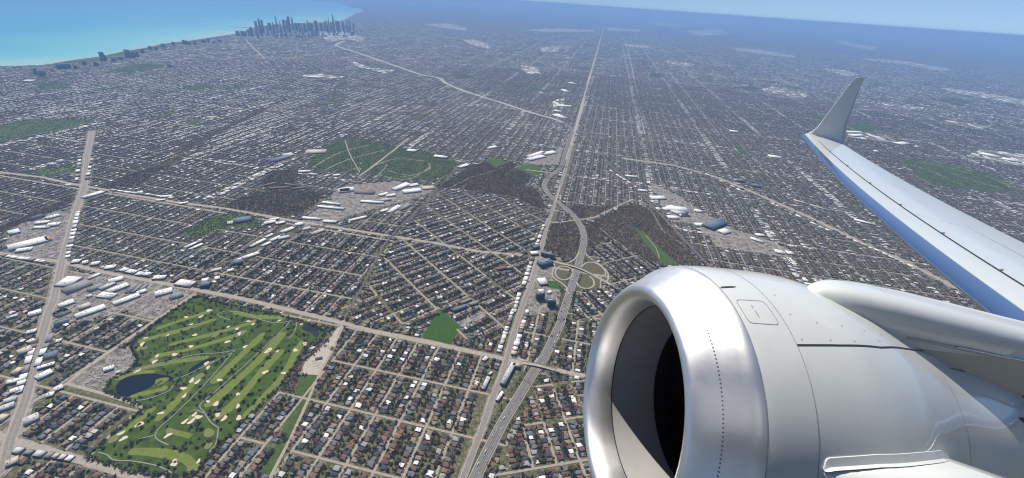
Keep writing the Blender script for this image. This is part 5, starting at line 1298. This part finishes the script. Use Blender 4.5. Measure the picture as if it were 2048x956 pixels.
# a sign gantry across the expressway
g0, g1 = gp(8, 1038, 400), gp(8, 1085, 418)
ge = link("sign_gantry", None, None, (*((g0 + g1) / 2), 1.5), math.atan2(*(g1 - g0)[::-1]))
Lg = np.linalg.norm(g1 - g0)
M_steel = mat("galvanised_steel", (0.30, 0.31, 0.32), 0.5, 0.6)
for s_ in (-1, 1): link("post", geo_mesh("post", [box_geo(s_ * Lg / 2, 0, 0, 8.5, 0.6, 0.6)], M_steel), ge)
link("beam", geo_mesh("beam", [box_geo(0, 0, 7.6, 8.4, Lg, 0.7, 0, True)], M_steel), ge)
for s_ in (-.25, .22): link("sign_panel", geo_mesh("sign_panel", [box_geo(s_ * Lg, -0.6, 6.0, 9.2, 9, 0.2, 0, True)], mat("sign_green", (0.02, 0.13, 0.06), 0.6)), ge)
tag(ge, "overhead sign gantry spanning the expressway below the road bridge", "sign gantry")
# cars and lorries
def car_mesh(name, c, lorry=False):
    m = mat("car_paint_" + name, c, 0.3, 0.0, coat=0.5)
    if lorry: g_ = [box_geo(-1.0, 0, 0.9, 3.9, 10.5, 2.5, 0, True), box_geo(5.6, 0, 0.6, 3.0, 2.3, 2.3, 0, True), box_geo(7.0, 0, 0.6, 1.9, 0.8, 2.0, 0, True)]
    else:
        V, F = box_geo(-0.2, 0, 0.95, 1.5, 2.6, 1.6, 0); V[4:, 0] = V[4:, 0] * 0.72 - 0.1; V[4:, 1] *= 0.85
        g_ = [box_geo(0, 0, 0.3, 0.95, 4.6, 1.8, 0, True), (V, F)]
    return geo_mesh("lorry" if lorry else "car", g_, m)
CARC = [("white", (0.75, 0.75, 0.75)), ("silver", (0.45, 0.46, 0.48)), ("black", (0.02, 0.02, 0.022)), ("red", (0.35, 0.03, 0.03)), ("blue", (0.04, 0.09, 0.25)), ("grey", (0.14, 0.14, 0.15))]
CARM = [car_mesh(n_, c) for n_, c in CARC]
LORM = [car_mesh("lorry_" + n_, c, True) for n_, c in (("white", (0.75, 0.75, 0.74)), ("red", (0.3, 0.05, 0.04)))]
el = EDENS[:150]
cum = np.concatenate([[0], np.cumsum(np.linalg.norm(np.diff(el, axis=0), axis=1))])
brk = [np.linalg.norm(el - gp(8, 1110, 335), axis=1).argmin(), np.linalg.norm(el - ground(1158, 540), axis=1).argmin()]
for q in range(175):
    s_ = rng.uniform(60, min(cum[-1], 2700))
    i = int(np.searchsorted(cum, s_)) - 1
    fr = (s_ - cum[i]) / (cum[i + 1] - cum[i])
    p = el[i] * (1 - fr) + el[i + 1] * fr; dv = (el[i + 1] - el[i]) / (cum[i + 1] - cum[i])
    sd = rng.choice([-1, 1]); lane = sd * rng.choice([4.2, 7.8, 11.4, 15.0])
    pos = p + np.array([-dv[1], dv[0]]) * lane
    lorry = rng.random() < 0.12
    where = "below the road bridge" if i < brk[0] else "between the road bridge and the cloverleaf" if i < brk[1] else "beyond the cloverleaf"
    side = "left" if sd > 0 else "right"
    if lorry: ci = int(rng.integers(2)); me_, nm_ = LORM[ci], ("white", "red")[ci] + " lorry"
    else: ci = int(rng.choice(6, p=[.3, .22, .18, .08, .1, .12])); me_, nm_ = CARM[ci], CARC[ci][0] + " car"
    o = link("lorry" if lorry else "car", me_, None, (pos[0], pos[1], 1.75), math.atan2(dv[1], dv[0]) + (math.pi if sd > 0 else 0))
    tag(o, f"{nm_} on the {side} carriageway of the expressway {where}", "lorry" if lorry else "car", f"{nm_}s, {side} carriageway {where}")
# parked cars in the lots: the nearest ones singly, the rest as a mass
PK = []
for lot, nm_, n_ in ((SCHOOLLOT, "in the lot beside the green sports field", 150), (CLUB, "in the golf clubhouse lot", 130), (CICSTRIP, "in the tower blocks' lots by the cloverleaf", 160), (IND_C, "in the warehouse yards beyond the golf course", 420), (IND_B, "in the store lot left of the wide avenue", 380), (IND_A, "", 420), (IND_D, "", 380)):
    lo, hi = lot.min(0), lot.max(0)
    P = lo + rng.random((n_ * 6, 2)) * (hi - lo)
    P[:, 1] = np.round(P[:, 1] / 17) * 17 + rng.choice([-2.6, 2.6], len(P)); P[:, 0] = np.round(P[:, 0] / 2.8) * 2.8
    P = np.unique(P, axis=0); rng.shuffle(P)
    P = P[inside(P, lot) & ~near_big(P, -2)]
    for l, d in MAJ[:10]: P = P[~near(P, l, d * .8)]
    PK += [(p_[0], p_[1], nm_) for p_ in P[:n_]]
PK.sort(key=lambda q: math.hypot(q[0] - CAM[0], q[1] - CAM[1]))
for x, y, nm_ in PK[:110]:
    ci = int(rng.choice(6, p=[.3, .22, .18, .08, .1, .12]))
    o = link("car", CARM[ci], None, (x, y, 0.5), math.pi / 2 + (math.pi if rng.random() < .5 else 0))
    tag(o, f"parked {CARC[ci][0]} car {nm_ or 'in an industrial yard'}", "car", f"parked {CARC[ci][0]} cars {nm_}")
pk = np.array([(q[0], q[1]) for q in PK[110:]]); n = len(pk)
V = np.stack([B[None, :, 0] * 1.8 + pk[:, 0:1], B[None, :, 1] * 4.6 + pk[:, 1:2], np.repeat(B[None, :, 2] * 1.4, n, 0) + .6], -1)
pc_ = np.array([c for _, c in CARC])[rng.integers(0, 6, n)]
tag(link("parked_cars", tri_mesh("parked_cars", V.reshape(-1, 3), (Q[None] + (np.arange(n) * 8)[:, None, None]).reshape(-1, 4), np.repeat(pc_, 8, 0), M_house)), "rows of tiny parked cars in the farther lots", "cars", None, "stuff")
# substation equipment
M_stl = mat("substation_steel", (0.20, 0.20, 0.20), 0.6, 0.4)
for q, (x, y, hgt) in enumerate([(1785, 300, 7), (1800, 303, 7), (1815, 305, 7), (1830, 307, 7), (1790, 320, 6), (1806, 322, 6), (1822, 324, 6), (1835, 212, 8), (1850, 214, 8), (1866, 216, 8), (1880, 218, 8), (1846, 205, 8), (1874, 208, 8)]):
    c = gp(7, x, y)
    e = link("switchgear_frame", None, None, (c[0], c[1], 0.6), 0.1)
    for s_ in (-1, 1): link("post", geo_mesh("post", [box_geo(s_ * 4, 0, 0, hgt, 0.4, 0.4)], M_stl), e)
    link("beam", geo_mesh("beam", [box_geo(0, 0, hgt, hgt + 0.5, 8.6, 0.5, 0, True)], M_stl), e)
    row = "near" if y > 280 else "far"
    tag(e, f"grey steel switchgear frame in the {row} group of the gravel substation yard", "steel frame", f"substation frames, {row} group")

# ------------------------------------------------------------------ the airplane (x aft, y starboard, z up in its own frame)
def rot3(a, b, c):
    return Matrix.Rotation(a, 3, 'Z') @ Matrix.Rotation(b, 3, 'Y') @ Matrix.Rotation(c, 3, 'X')
RA = rot3(0.285478, 0.128572, -0.171647)
EYE = Vector((-5.96337, 2.06477, 1.58734))
org = Vector(CAM) - RA @ EYE
plane = bpy.data.objects.new("airplane", None)
col.objects.link(plane)
plane.matrix_world = Matrix.Translation(org) @ RA.to_4x4()
tag(plane, "white airliner seen as its polished engine, swept wing and upturned winglet", "airplane")

def paint(name, c, rough, coat=0.3, amp=0.03, size=0.6, coat_r=0.06):
    m = mat(name, c, rough, 0.0, noise=(amp, size), spec=0.5, coat=coat, coat_r=coat_r)
    return m
M_white = paint("aircraft_white_paint", (0.64, 0.675, 0.665), 0.32, 0.6, coat_r=0.05)
M_cowl = paint("cowl_paint", (0.63, 0.66, 0.65), 0.38, 0.9, 0.05, 0.35, coat_r=0.05)
M_tipp = paint("winglet_grey_paint", (0.84, 0.85, 0.82), 0.38, 0.2)
M_seam = mat("seam_sealant_dark", (0.035, 0.037, 0.045), 0.6)
M_seam2 = mat("seam_sealant_grey", (0.30, 0.31, 0.33), 0.6)
def metal(name, c, rough, aniso=0.0, var=0.06):
    m = bpy.data.materials.new(name); m.use_nodes = True
    t = m.node_tree; b = t.nodes["Principled BSDF"]
    b.inputs["Base Color"].default_value = (*c, 1); b.inputs["Metallic"].default_value = 1.0
    tcn = t.nodes.new("ShaderNodeTexCoord"); n = t.nodes.new("ShaderNodeTexNoise")
    n.inputs["Scale"].default_value = 2.6; n.inputs["Detail"].default_value = 6; n.inputs["Roughness"].default_value = 0.6
    r = t.nodes.new("ShaderNodeMapRange"); r.inputs[1].default_value = 0.3; r.inputs[2].default_value = 0.7
    r.inputs[3].default_value = rough - var; r.inputs[4].default_value = rough + var
    t.links.new(tcn.outputs["Object"], n.inputs["Vector"]); t.links.new(n.outputs["Fac"], r.inputs[0]); t.links.new(r.outputs[0], b.inputs["Roughness"])
    return m
M_lip = metal("polished_inlet_aluminium", (0.86, 0.86, 0.87), 0.42)
M_slat = metal("sky_tinted_polished_slat", (0.64, 0.70, 0.78), 0.12, var=0.03)  # bare metal, with some blue of the reflected sky put into its colour
M_duct = mat("inlet_duct_grey", (0.34, 0.335, 0.34), 0.5, noise=(0.05, 0.2))
M_fan = mat("fan_black", (0.012, 0.012, 0.014), 0.45)
M_blade = metal("fan_blade_titanium", (0.03, 0.03, 0.033), 0.5)
M_skirt = mat("pylon_skirt_grey", (0.46, 0.465, 0.455), 0.30, coat=0.8)

# nacelle frame
NQ = (-4.34926, 4.861435, -0.645636, 0.0221984, -0.0467979)
nax = Vector((math.cos(NQ[3]) * math.cos(NQ[4]), math.sin(NQ[3]) * math.cos(NQ[4]), math.sin(NQ[4])))
ne1 = Vector((0, 0, 1)).cross(nax).normalized(); ne2 = nax.cross(ne1)
NC = Vector(NQ[:3])
def npt(t, r, th):
    if r > 0.3: t = t + 0.04 * (1 + math.cos(th)) * max(0.0, 1 - abs(t) / .6)      # the inlet plane is scarfed a little
    return NC + nax * t + (ne1 * math.cos(th) + ne2 * math.sin(th)) * r
OUT = smooth([(0.0, .915), (.008, .940), (.028, .965), (.08, 1.002), (.18, 1.062), (.28, 1.126), (.37, 1.178), (.55, 1.205), (.77, 1.222), (1.05, 1.238), (1.3, 1.236), (1.6, 1.193), (1.9, 1.118), (2.5, .965), (3.1, .855), (3.7, .745), (4.1, .67)], 5)
INN = smooth([(0.0, .915), (.010, .890), (.035, .866), (.08, .848), (.15, .832), (.24, .822), (.33, .815), (.5, .80), (.70, .788), (1.05, .780)], 5)
def r_out(t): return float(np.interp(t, OUT[:, 0], OUT[:, 1]))
def r_in(t): return float(np.interp(t, INN[:, 0], INN[:, 1]))
def lathe(name, prof, m, parent, seg=192, closed=True, th0=0.0, th1=2 * math.pi):
    n = seg if closed else seg + 1
    ths = [th0 + (th1 - th0) * k / seg for k in range(n)]
    V = [npt(t, r, th) for t, r in prof for th in ths]
    F = []
    for i in range(len(prof) - 1):
        for k in range(seg):
            k2 = (k + 1) % n
            F.append((i * n + k, i * n + k2, (i + 1) * n + k2, (i + 1) * n + k))
    return link(name, tri_mesh(name, np.array([tuple(v) for v in V]), np.array(F), None, m, True), parent)
def seg_prof(P, a, b):
    q = [p for p in P if a < p[0] < b]
    ra = np.interp(a, P[:, 0], P[:, 1]); rb = np.interp(b, P[:, 0], P[:, 1])
    return [(a, ra)] + [tuple(p) for p in q] + [(b, rb)]
cowl = lathe("engine_nacelle", seg_prof(OUT, .70, 4.1), M_cowl, plane)
lathe("fan_cowl", seg_prof(OUT, .375, .70), M_cowl, cowl)
lip = lathe("inlet_lip", seg_prof(INN, 0.0, .30)[::-1] + seg_prof(OUT, 0.0, .375)[1:], M_lip, cowl)
lathe("inlet_duct", seg_prof(INN, .30, .80), M_duct, cowl)
lathe("fan_case", [(.80, r_in(.80) - .004), (.86, .776), (1.05, .775)], M_fan, cowl)
lathe("exhaust_plug", [(4.1, .67), (4.1, .35), (4.6, .2), (5.0, .03)], M_skirt, cowl)
# spinner and blades
lathe("spinner", [(.62, .002), (.66, .05), (.74, .12), (.86, .19), (1.0, .235)], M_fan, cowl, 48)
bl = []
for k in range(24):
    a = 2 * math.pi * k / 24
    q = []
    for r in (.22, .40, .60, .772):
        tw = 0.35 + 0.9 * (r - .22) / .55; ch = 0.10 + 0.07 * (r / .77)
        for s_ in (-1, 1): q.append(npt(.95 + s_ * ch * math.cos(tw) * .8, r, a + s_ * ch * math.sin(tw) / r))
    V = np.array([tuple(v) for v in q]); F = np.array([(i, i + 1, i + 3, i + 2) for i in (0, 2, 4)])
    bl.append((V, F))
link("fan", geo_mesh("fan", bl, M_blade), cowl)
lathe("fan_back", [(1.05, .775), (1.06, .2)], M_fan, cowl, 64)
# seams, as narrow strips standing 2 mm proud
def ring(name, t, wd, off, prof, m, parent):
    f_ = (lambda q: float(np.interp(q, prof[:, 0], prof[:, 1])) + off)
    return lathe(name, [(t - wd / 2, f_(t - wd / 2)), (t, f_(t) + off * 0.2), (t + wd / 2, f_(t + wd / 2))], m, parent, 192)
ring("cowl_seam", .702, .005, .002, OUT, M_seam2, cowl)
ring("rear_seam", 2.2, .004, .002, OUT, M_seam2, cowl)
ring("lip_seam", .375, .004, .002, OUT, M_seam2, cowl)
ring("inlet_seam", .300, .012, -.003, INN, M_seam, cowl)
def surf_strip(name, pts, wd, m, parent, off=0.0025, n=14):
    """strip along a (t, theta deg) polyline on the outer cowl"""
    p = np.array(pts, float)
    d = []
    for i in range(len(p) - 1):
        for k in range(n): d.append(p[i] + (p[i + 1] - p[i]) * k / n)
    d.append(p[-1]); d = np.array(d)
    P = [npt(t, r_out(t) + off, math.radians(th)) for t, th in d]
    C_ = [npt(t, 0, 0) for t, th in d]
    V = []
    for i, q in enumerate(P):
        tan = (P[min(i + 1, len(P) - 1)] - P[max(i - 1, 0)]).normalized()
        nr = (q - C_[i]).normalized(); sd = tan.cross(nr).normalized()
        w_ = wd if np.isscalar(wd) else np.interp(i / (len(P) - 1), np.linspace(0, 1, len(wd)), wd)
        V += [tuple(q - sd * w_ / 2), tuple(q + sd * w_ / 2)]
    F = np.array([(2 * i, 2 * i + 2, 2 * i + 3, 2 * i + 1) for i in range(len(P) - 1)])
    return link(name, tri_mesh(name, np.array(V), F, None, m), parent)
surf_strip("latch_groove", [(.705, 121.2), (1.06, 119.7), (1.45, 117.7), (2.0, 111.5), (2.6, 102.6)], [.013, .013, .012, .008], M_seam, cowl)
surf_strip("latch_groove", [(2.46, 113.2), (3.05, 109.2), (3.6, 103.2), (3.9, 102.1)], [.006, .010, .012, .012], M_seam, cowl)
surf_strip("drain_slot", [(.382, 97.0), (.40, 96.8), (.49, 96.4), (.523, 96.2)], [.010, .020, .018, .004], M_seam, cowl)
def rounded(t0, t1, a0, a1, rt=.035, ra=1.7, n=5):
    P = []
    for (tc_, ac_, s0) in ((t1 - rt, a0 + ra, -90), (t1 - rt, a1 - ra, 0), (t0 + rt, a1 - ra, 90), (t0 + rt, a0 + ra, 180)):
        for k in range(n + 1):
            q = math.radians(s0 + 90 * k / n)
            P.append((tc_ + rt * math.cos(q), ac_ + ra * math.sin(q)))
    return P + P[:1]
surf_strip("access_panel_outline", rounded(.415, .648, 103.9, 114.3), .0045, M_seam2, cowl, n=2)
dash = []
for k in range(11):
    if k in (3, 4): continue
    a = 106.5 + k * .5
    P = [npt(.516 + s1 * .004, r_out(.52) + .003, math.radians(a + s2 * .14)) for s1, s2 in ((-1, -1), (1, -1), (1, 1), (-1, 1))]
    dash.append((np.array([tuple(v) for v in P]), np.array([(0, 1, 2, 3)])))
link("placard_print", geo_mesh("placard_print", dash, M_seam2), cowl)
def rivets(name, pts, rad, m, parent, prof_r=r_out, off=.0022):
    gs = []
    for t, th in pts:
        a = math.radians(th); c = npt(t, prof_r(t) + off, a); nr = (c - npt(t, 0, 0)).normalized()
        if prof_r is r_in: nr = -nr
        dr = (prof_r(t + .004) - prof_r(t - .004)) / .008
        tx = (nax + (npt(0, 1, a) - NC) * dr).normalized(); ty = nr.cross(tx).normalized()
        V = np.array([tuple(c + tx * rad * math.cos(q * math.pi / 4) + ty * rad * math.sin(q * math.pi / 4)) for q in range(8)])
        gs.append((V, np.array([list(range(8))])))
    return link(name, geo_mesh(name, gs, m), parent)
M_rivet = mat("rivet_dark", (0.10, 0.10, 0.11), 0.5, 0.5)
rivets("rivet_row", [(.165, 96 + 1.42 * k) for k in range(84)], .0052, M_rivet, lip)
rivets("rivet_row", [(.282, 2.0 * k) for k in range(180)], .0022, M_rivet, lip, r_in, -.003)
rivets("fastener_dots", [(.802, 99.6), (.792, 109.2), (.972, 111.7), (1.183, 111.7), (1.394, 111.7), (.762, 119.0), (.993, 118.2), (1.203, 117.4), (1.5, 114.6), (1.9, 110.2), (1.6, 110.7), (1.78, 109.0)], .006, mat("fastener_grey", (0.32, 0.33, 0.35), 0.5), cowl)
for t0, a0, t1 in ((3.46, 117.0, 3.78), (3.12, 132.6, 3.5)):
    P = [npt(t, r_out(t) + .004, math.radians(a)) for t, a in ((t0, a0 - .6), (t1, a0 - 2.2), (t1, a0 + 3.0), (t0 + .05, a0 + 1.8))]
    link("cooling_vent", geo_mesh("cooling_vent", [(np.array([tuple(v) for v in P]), np.array([(0, 1, 2, 3)]))], M_seam), cowl)
# the strake on the inboard side: a fin on a riveted angle flange
def strake():
    root = [(.735, 156.3), (.78, 155.6), (1.1, 153.6), (1.5, 152.2), (1.84, 151.4)]
    hgt = [.015, .05, .17, .28, .31]
    tt = np.linspace(0, 1, 15); rt = np.array(root); x = np.linspace(0, 1, 5)
    V, F = [], []
    for q in tt:
        t = np.interp(q, x, rt[:, 0]); a = np.interp(q, x, rt[:, 1]); h = np.interp(q, x, hgt)
        back = 0.10 * h / .31
        for s_, dz in ((-.006, 0), (.006, 0)):
            n_ = npt(t, r_out(t) - .01, math.radians(a)); up = (npt(t, 1, math.radians(a - 90)) - npt(t, 0, 0))
            V.append(tuple(n_ + up * s_)); V.append(tuple(npt(t + back, r_out(t) + h, math.radians(a + 1.5)) + up * s_))
    n = len(tt)
    for i in range(n - 1):
        b_ = 4 * i
        F += [(b_, b_ + 1, b_ + 5, b_ + 4), (b_ + 2, b_ + 6, b_ + 7, b_ + 3), (b_ + 1, b_ + 3, b_ + 7, b_ + 5)]
    F.append((4 * (n - 1), 4 * (n - 1) + 1, 4 * (n - 1) + 3, 4 * (n - 1) + 2)); F.append((0, 2, 3, 1))
    st = link("strake", tri_mesh("strake", np.array(V), np.array(F), None, M_white), cowl)
    # flange: a raised rounded bar along the root
    V, F = [], []
    for q in tt:
        t = np.interp(q, x, rt[:, 0]); a = np.interp(q, x, rt[:, 1])
        k = min(1, q * 8 + .25, (1 - q) * 14 + .3)
        for da, dr in ((-3.1, -.004), (-3.0, .008), (-.7, .014), (-.2, .03 * k + .006), (0, .03 * k)):
            V.append(tuple(npt(t - .006, r_out(t) + dr, math.radians(a + da * k))))
    for i in range(n - 1):
        for k in range(4): F.append((5 * i + k, 5 * i + k + 1, 5 * i + k + 6, 5 * i + k + 5))
    F.append((0, 1, 2, 3)); F.append((5 * (n - 1), 5 * (n - 1) + 3, 5 * (n - 1) + 2, 5 * (n - 1) + 1))
    me = bpy.data.meshes.new("flange"); me.from_pydata(V, [], F); me.materials.append(M_white); me.update()
    link("flange", me, st)
    return st
strake()

# wing: fitted section lofts
TL = math.tan(math.radians(27.6))
def chord(y): return 4.5471 - .2478 * (y - 4.83)
def half_t(s, t=.0769): return 5 * t * (.2969 * math.sqrt(s) - .126 * s - .3516 * s * s + .2843 * s ** 3 - .1036 * s ** 4)
def wpt(y, s, low=0, off=0.0):
    sp = y - 4.83; c = chord(y)
    z = -.0091 + .1089 * sp + .0057 * sp * sp + c * (.0013 - .0009 * sp) * s
    z += (c * half_t(s) + off) if not low else -(c * half_t(s) * 0.85 + off)
    return (.0111 + sp * TL + s * c, y, z)
YS = list(np.linspace(1.7, 16.30, 46)) + [16.34]
def wing_panel(name, ss, low, m, parent, ys=YS, flip=False):
    V = [wpt(y, s, low) for y in ys for s in ss]; n = len(ss)
    F = [(i * n + k, i * n + k + 1, (i + 1) * n + k + 1, (i + 1) * n + k) for i in range(len(ys) - 1) for k in range(n - 1)]
    if flip: F = [f_[::-1] for f_ in F]
    return V, F
SLAT = .0827
up = [SLAT + (1 - SLAT) * (k / 18) ** 1.0 for k in range(19)]
lo = [0.05 + .95 * k / 12 for k in range(13)]
V1, F1 = wing_panel("", up, 0, None, None); V2, F2 = wing_panel("", lo, 1, None, None, flip=True)
# tip cap
wing = link("wing", geo_mesh("wing", [(np.array(V1), np.array(F1)), (np.array(V2), np.array(F2))], M_white, True), plane)
sl = [SLAT * (1 - k / 14) ** 2 for k in range(15)]
slo = [0.05 * (k / 8) ** 2 for k in range(9)]
ring_s = [(s, 0) for s in sl] + [(s, 1) for s in slo[1:]]
V = [wpt(y, s, l_) for y in YS for s, l_ in ring_s]; n = len(ring_s)
F = [(i * n + k, i * n + k + 1, (i + 1) * n + k + 1, (i + 1) * n + k) for i in range(len(YS) - 1) for k in range(n - 1)]
link("leading_edge", tri_mesh("leading_edge", np.array(V), np.array(F), None, M_slat, True), wing)
def wing_strip(name, pts, wd, m, off=.004, n=16):
    p = np.array(pts, float); d = []
    for i in range(len(p) - 1):
        for k in range(n): d.append(p[i] + (p[i + 1] - p[i]) * k / n)
    d.append(p[-1])
    P = [Vector(wpt(y, s, 0, off)) for y, s in d]
    V = []
    for i, q in enumerate(P):
        tan = (P[min(i + 1, len(P) - 1)] - P[max(i - 1, 0)]).normalized(); sd = tan.cross(Vector((0, 0, 1))).normalized()
        w_ = float(np.interp(i / (len(P) - 1), np.linspace(0, 1, len(wd)), wd)) if not np.isscalar(wd) else wd
        a = q - sd * w_ / 2; b_ = q + sd * w_ / 2
        V += [tuple(a), tuple(b_)]
    F = np.array([(2 * i, 2 * i + 2, 2 * i + 3, 2 * i + 1) for i in range(len(P) - 1)])
    return link(name, tri_mesh(name, np.array(V), F, None, m), wing)
wing_strip("spoiler_gap", [(15.6, .27), (14.6, .245), (10, .239), (4.9, .236)], [.012, .022, .034, .045], M_seam, .008)
wing_strip("panel_joint", [(9.35, .245), (9.2, .42), (9.15, .60)], .010, M_seam2, .006)
wing_strip("panel_joint", [(9.15, .60), (7.5, .62), (5.0, .64)], [.012, .02, .03], M_seam2, .006)
wing_strip("slat_joint", [(16.2, .088), (10, .0845), (4.9, .084)], .008, M_seam2, .004)
hb = []
for y in (14.4, 12.9, 11.4, 9.9, 8.4, 7.0):
    q = wpt(y, .255, 0, .012); hb.append(tuple(q))
for q in hb:
    V, F = box_geo(q[0], q[1], q[2] - .03, q[2] + .004, .07, .02, .1)
    link("hinge_fitting", geo_mesh("hinge_fitting", [(V, F)], M_seam2), wing)
# winglet
WL = [((6.03, 16.33, 1.985), (7.74, 16.34, 1.965)), ((6.16, 16.40, 2.03), (7.86, 16.40, 1.99)), ((6.36, 16.455, 2.10), (7.905, 16.455, 2.04)), ((6.527, 16.491, 2.207), (7.89, 16.49, 2.19)), ((6.63, 16.51, 2.30), (7.875, 16.52, 2.35)), ((6.713, 16.529, 2.394), (7.86, 16.56, 2.55)),
      ((6.83, 16.575, 2.61), (7.85, 16.60, 2.76)), ((6.937, 16.616, 2.83), (7.88, 16.65, 3.0)), ((7.223, 16.72, 3.348), (7.945, 16.73, 3.42)), ((7.443, 16.807, 3.783), (7.998, 16.815, 3.83)), ((7.618, 16.867, 4.083), (8.048, 16.872, 4.11)), ((7.745, 16.90, 4.245), (8.07, 16.905, 4.26)), ((7.80, 16.908, 4.288), (8.077, 16.911, 4.306))]
V, n = [], 0
prof = [0, .004, .015, .04, .08, .15, .25, .4, .55, .7, .85, 1.0]
for i, (a, b_) in enumerate(WL):
    a, b_ = Vector(a), Vector(b_); d = b_ - a; c = d.length
    q = min(1, i / 4)
    nrm = Vector((0, -(q), 1 - q * 0.86)).normalized()
    for s in prof: V.append(tuple(a + d * s + nrm * c * half_t(s, .055)))
    for s in prof[-2:0:-1]: V.append(tuple(a + d * s - nrm * c * half_t(s, .055)))
n = 2 * len(prof) - 2
F = [(i * n + k, i * n + (k + 1) % n, (i + 1) * n + (k + 1) % n, (i + 1) * n + k) for i in range(len(WL) - 1) for k in range(n)]
me = bpy.data.meshes.new("winglet"); F.append(tuple(range((len(WL) - 1) * n, len(WL) * n))); me.from_pydata(V, [], F); me.materials.append(M_tipp); me.update()
me.polygons.foreach_set("use_smooth", [True] * len(me.polygons))
link("winglet", me, plane)
# pylon and its skirt
PX = [-3.06, -3.0, -2.9, -2.76, -2.49, -1.96, -1.41, -.84, -.2, .5, 1.4]
PT = [.50, .555, .592, .612, .612, .575, .522, .462, .40, .31, .18]
PW_ = [.03, .10, .165, .215, .262, .30, .31, .315, .315, .30, .26]
def pyl(zs, m, name, parent, inset=0.0):
    xs = np.linspace(-3.06, 1.4, 46)
    V = []
    for x in xs:
        top = np.interp(x, PX, PT); hw = max(.01, np.interp(x, PX, PW_) - inset)
        sec = []
        for k in range(17):
            a = math.pi * k / 16
            e = 0.62
            yy_ = hw * math.copysign(abs(math.cos(a)) ** e, math.cos(a)); zz_ = top - .26 * (1 - abs(math.sin(a)) ** e)
            sec.append((x, 4.861 - yy_, zz_))
        sec = [(x, 4.861 - hw, zs)] + sec + [(x, 4.861 + hw, zs)]
        V += sec
    n = 19
    F = [(i * n + k, (i + 1) * n + k, (i + 1) * n + k + 1, i * n + k + 1) for i in range(len(xs) - 1) for k in range(n - 1)]
    F.append(tuple(range(n)))
    me = bpy.data.meshes.new(name); me.from_pydata(V, [], F); me.materials.append(m); me.update()
    me.polygons.foreach_set("use_smooth", [True] * len(me.polygons))
    return link(name, me, parent)
py = pyl(.26, M_white, "pylon", plane)
V, F = [], []
xs = np.linspace(-2.3, 1.2, 30)
for x in xs:
    hw = np.interp(x, PX, PW_)
    zt_ = np.interp(x, [-2.6, -2.07, -1.81, -1.13, 1.2], [.36, .335, .315, .262, .08])
    V += [(x, 4.861 - hw - .006, zt_), (x, 4.861 - hw + .03, zt_ - .16), (x, 4.861 - hw + .07, -.75), (x, 4.861 + hw - .07, -.75), (x, 4.861 + hw + .006, zt_)]
F = [(i * 5 + k, i * 5 + k + 1, (i + 1) * 5 + k + 1, (i + 1) * 5 + k) for i in range(len(xs) - 1) for k in range(4)]
link("pylon_skirt", tri_mesh("pylon_skirt", np.array(V), np.array(F), None, M_skirt), py)
V = []  # added bright strip standing in for the sun glint along the pylon side
xs = np.linspace(-1.85, 1.0, 40)
for x in xs:
    hw = np.interp(x, PX, PW_); zt_ = np.interp(x, [-2.6, -2.07, -1.81, -1.13, 1.2], [.36, .335, .315, .262, .08])
    for k in range(5):
        a = math.pi * k / 4 - math.pi / 2
        V.append((x, 4.861 - hw - .010 - .007 * math.cos(a), zt_ + .005 * math.sin(a)))
F = [(i * 5 + k, (i + 1) * 5 + k, (i + 1) * 5 + k + 1, i * 5 + k + 1) for i in range(len(xs) - 1) for k in range(4)]
link("glint_strip", tri_mesh("glint_strip", np.array(V), np.array(F), None, metal("glint_strip_metal", (0.85, 0.83, 0.78), 0.18, var=0.03), True), py)
def pylon_panel():
    P = []
    for x, y in ((-2.85, .12), (-2.82, -.06), (-2.46, -.12)): P.append((x, y))
    return P
# fuselage behind the camera
xs = [-13, -12, -10, 20]; rs = [1.0, 1.6, 1.88, 1.88]
V = [(x, r * math.cos(2 * math.pi * k / 64), 1.35 + r * math.sin(2 * math.pi * k / 64)) for x, r in zip(xs, rs) for k in range(64)]
F = [(i * 64 + k, i * 64 + (k + 1) % 64, (i + 1) * 64 + (k + 1) % 64, (i + 1) * 64 + k) for i in range(3) for k in range(64)]
link("fuselage", tri_mesh("fuselage", np.array(V), np.array(F), None, paint("fuselage_paint", (0.20, 0.22, 0.26), 0.3, 1.0, coat_r=0.10), True), plane)

# ------------------------------------------------------------------ haze: the blue air between here and the horizon
HS = 275000.0
V, F = box_geo(0, 0, -1.0, CAM[2] + 30.0, 2 * HS, 2 * HS, 0, True)
hz = link("haze", tri_mesh("haze", V, F))
hm_ = bpy.data.materials.new("blue_air"); hm_.use_nodes = True
t = hm_.node_tree; t.nodes.clear()
o_ = t.nodes.new("ShaderNodeOutputMaterial"); pv = t.nodes.new("ShaderNodeVolumePrincipled")
pv.inputs["Color"].default_value = (0.33, 0.57, 1.0, 1)
pv.inputs["Absorption Color"].default_value = (0, 0, 0, 1)
pv.inputs["Density"].default_value = 4.1e-5
pv.inputs["Anisotropy"].default_value = 0.0
t.links.new(pv.outputs[0], o_.inputs["Volume"])
hz.data.materials.append(hm_)
tag(hz, "pale blue haze filling the air down to the ground", "haze", None, "stuff")
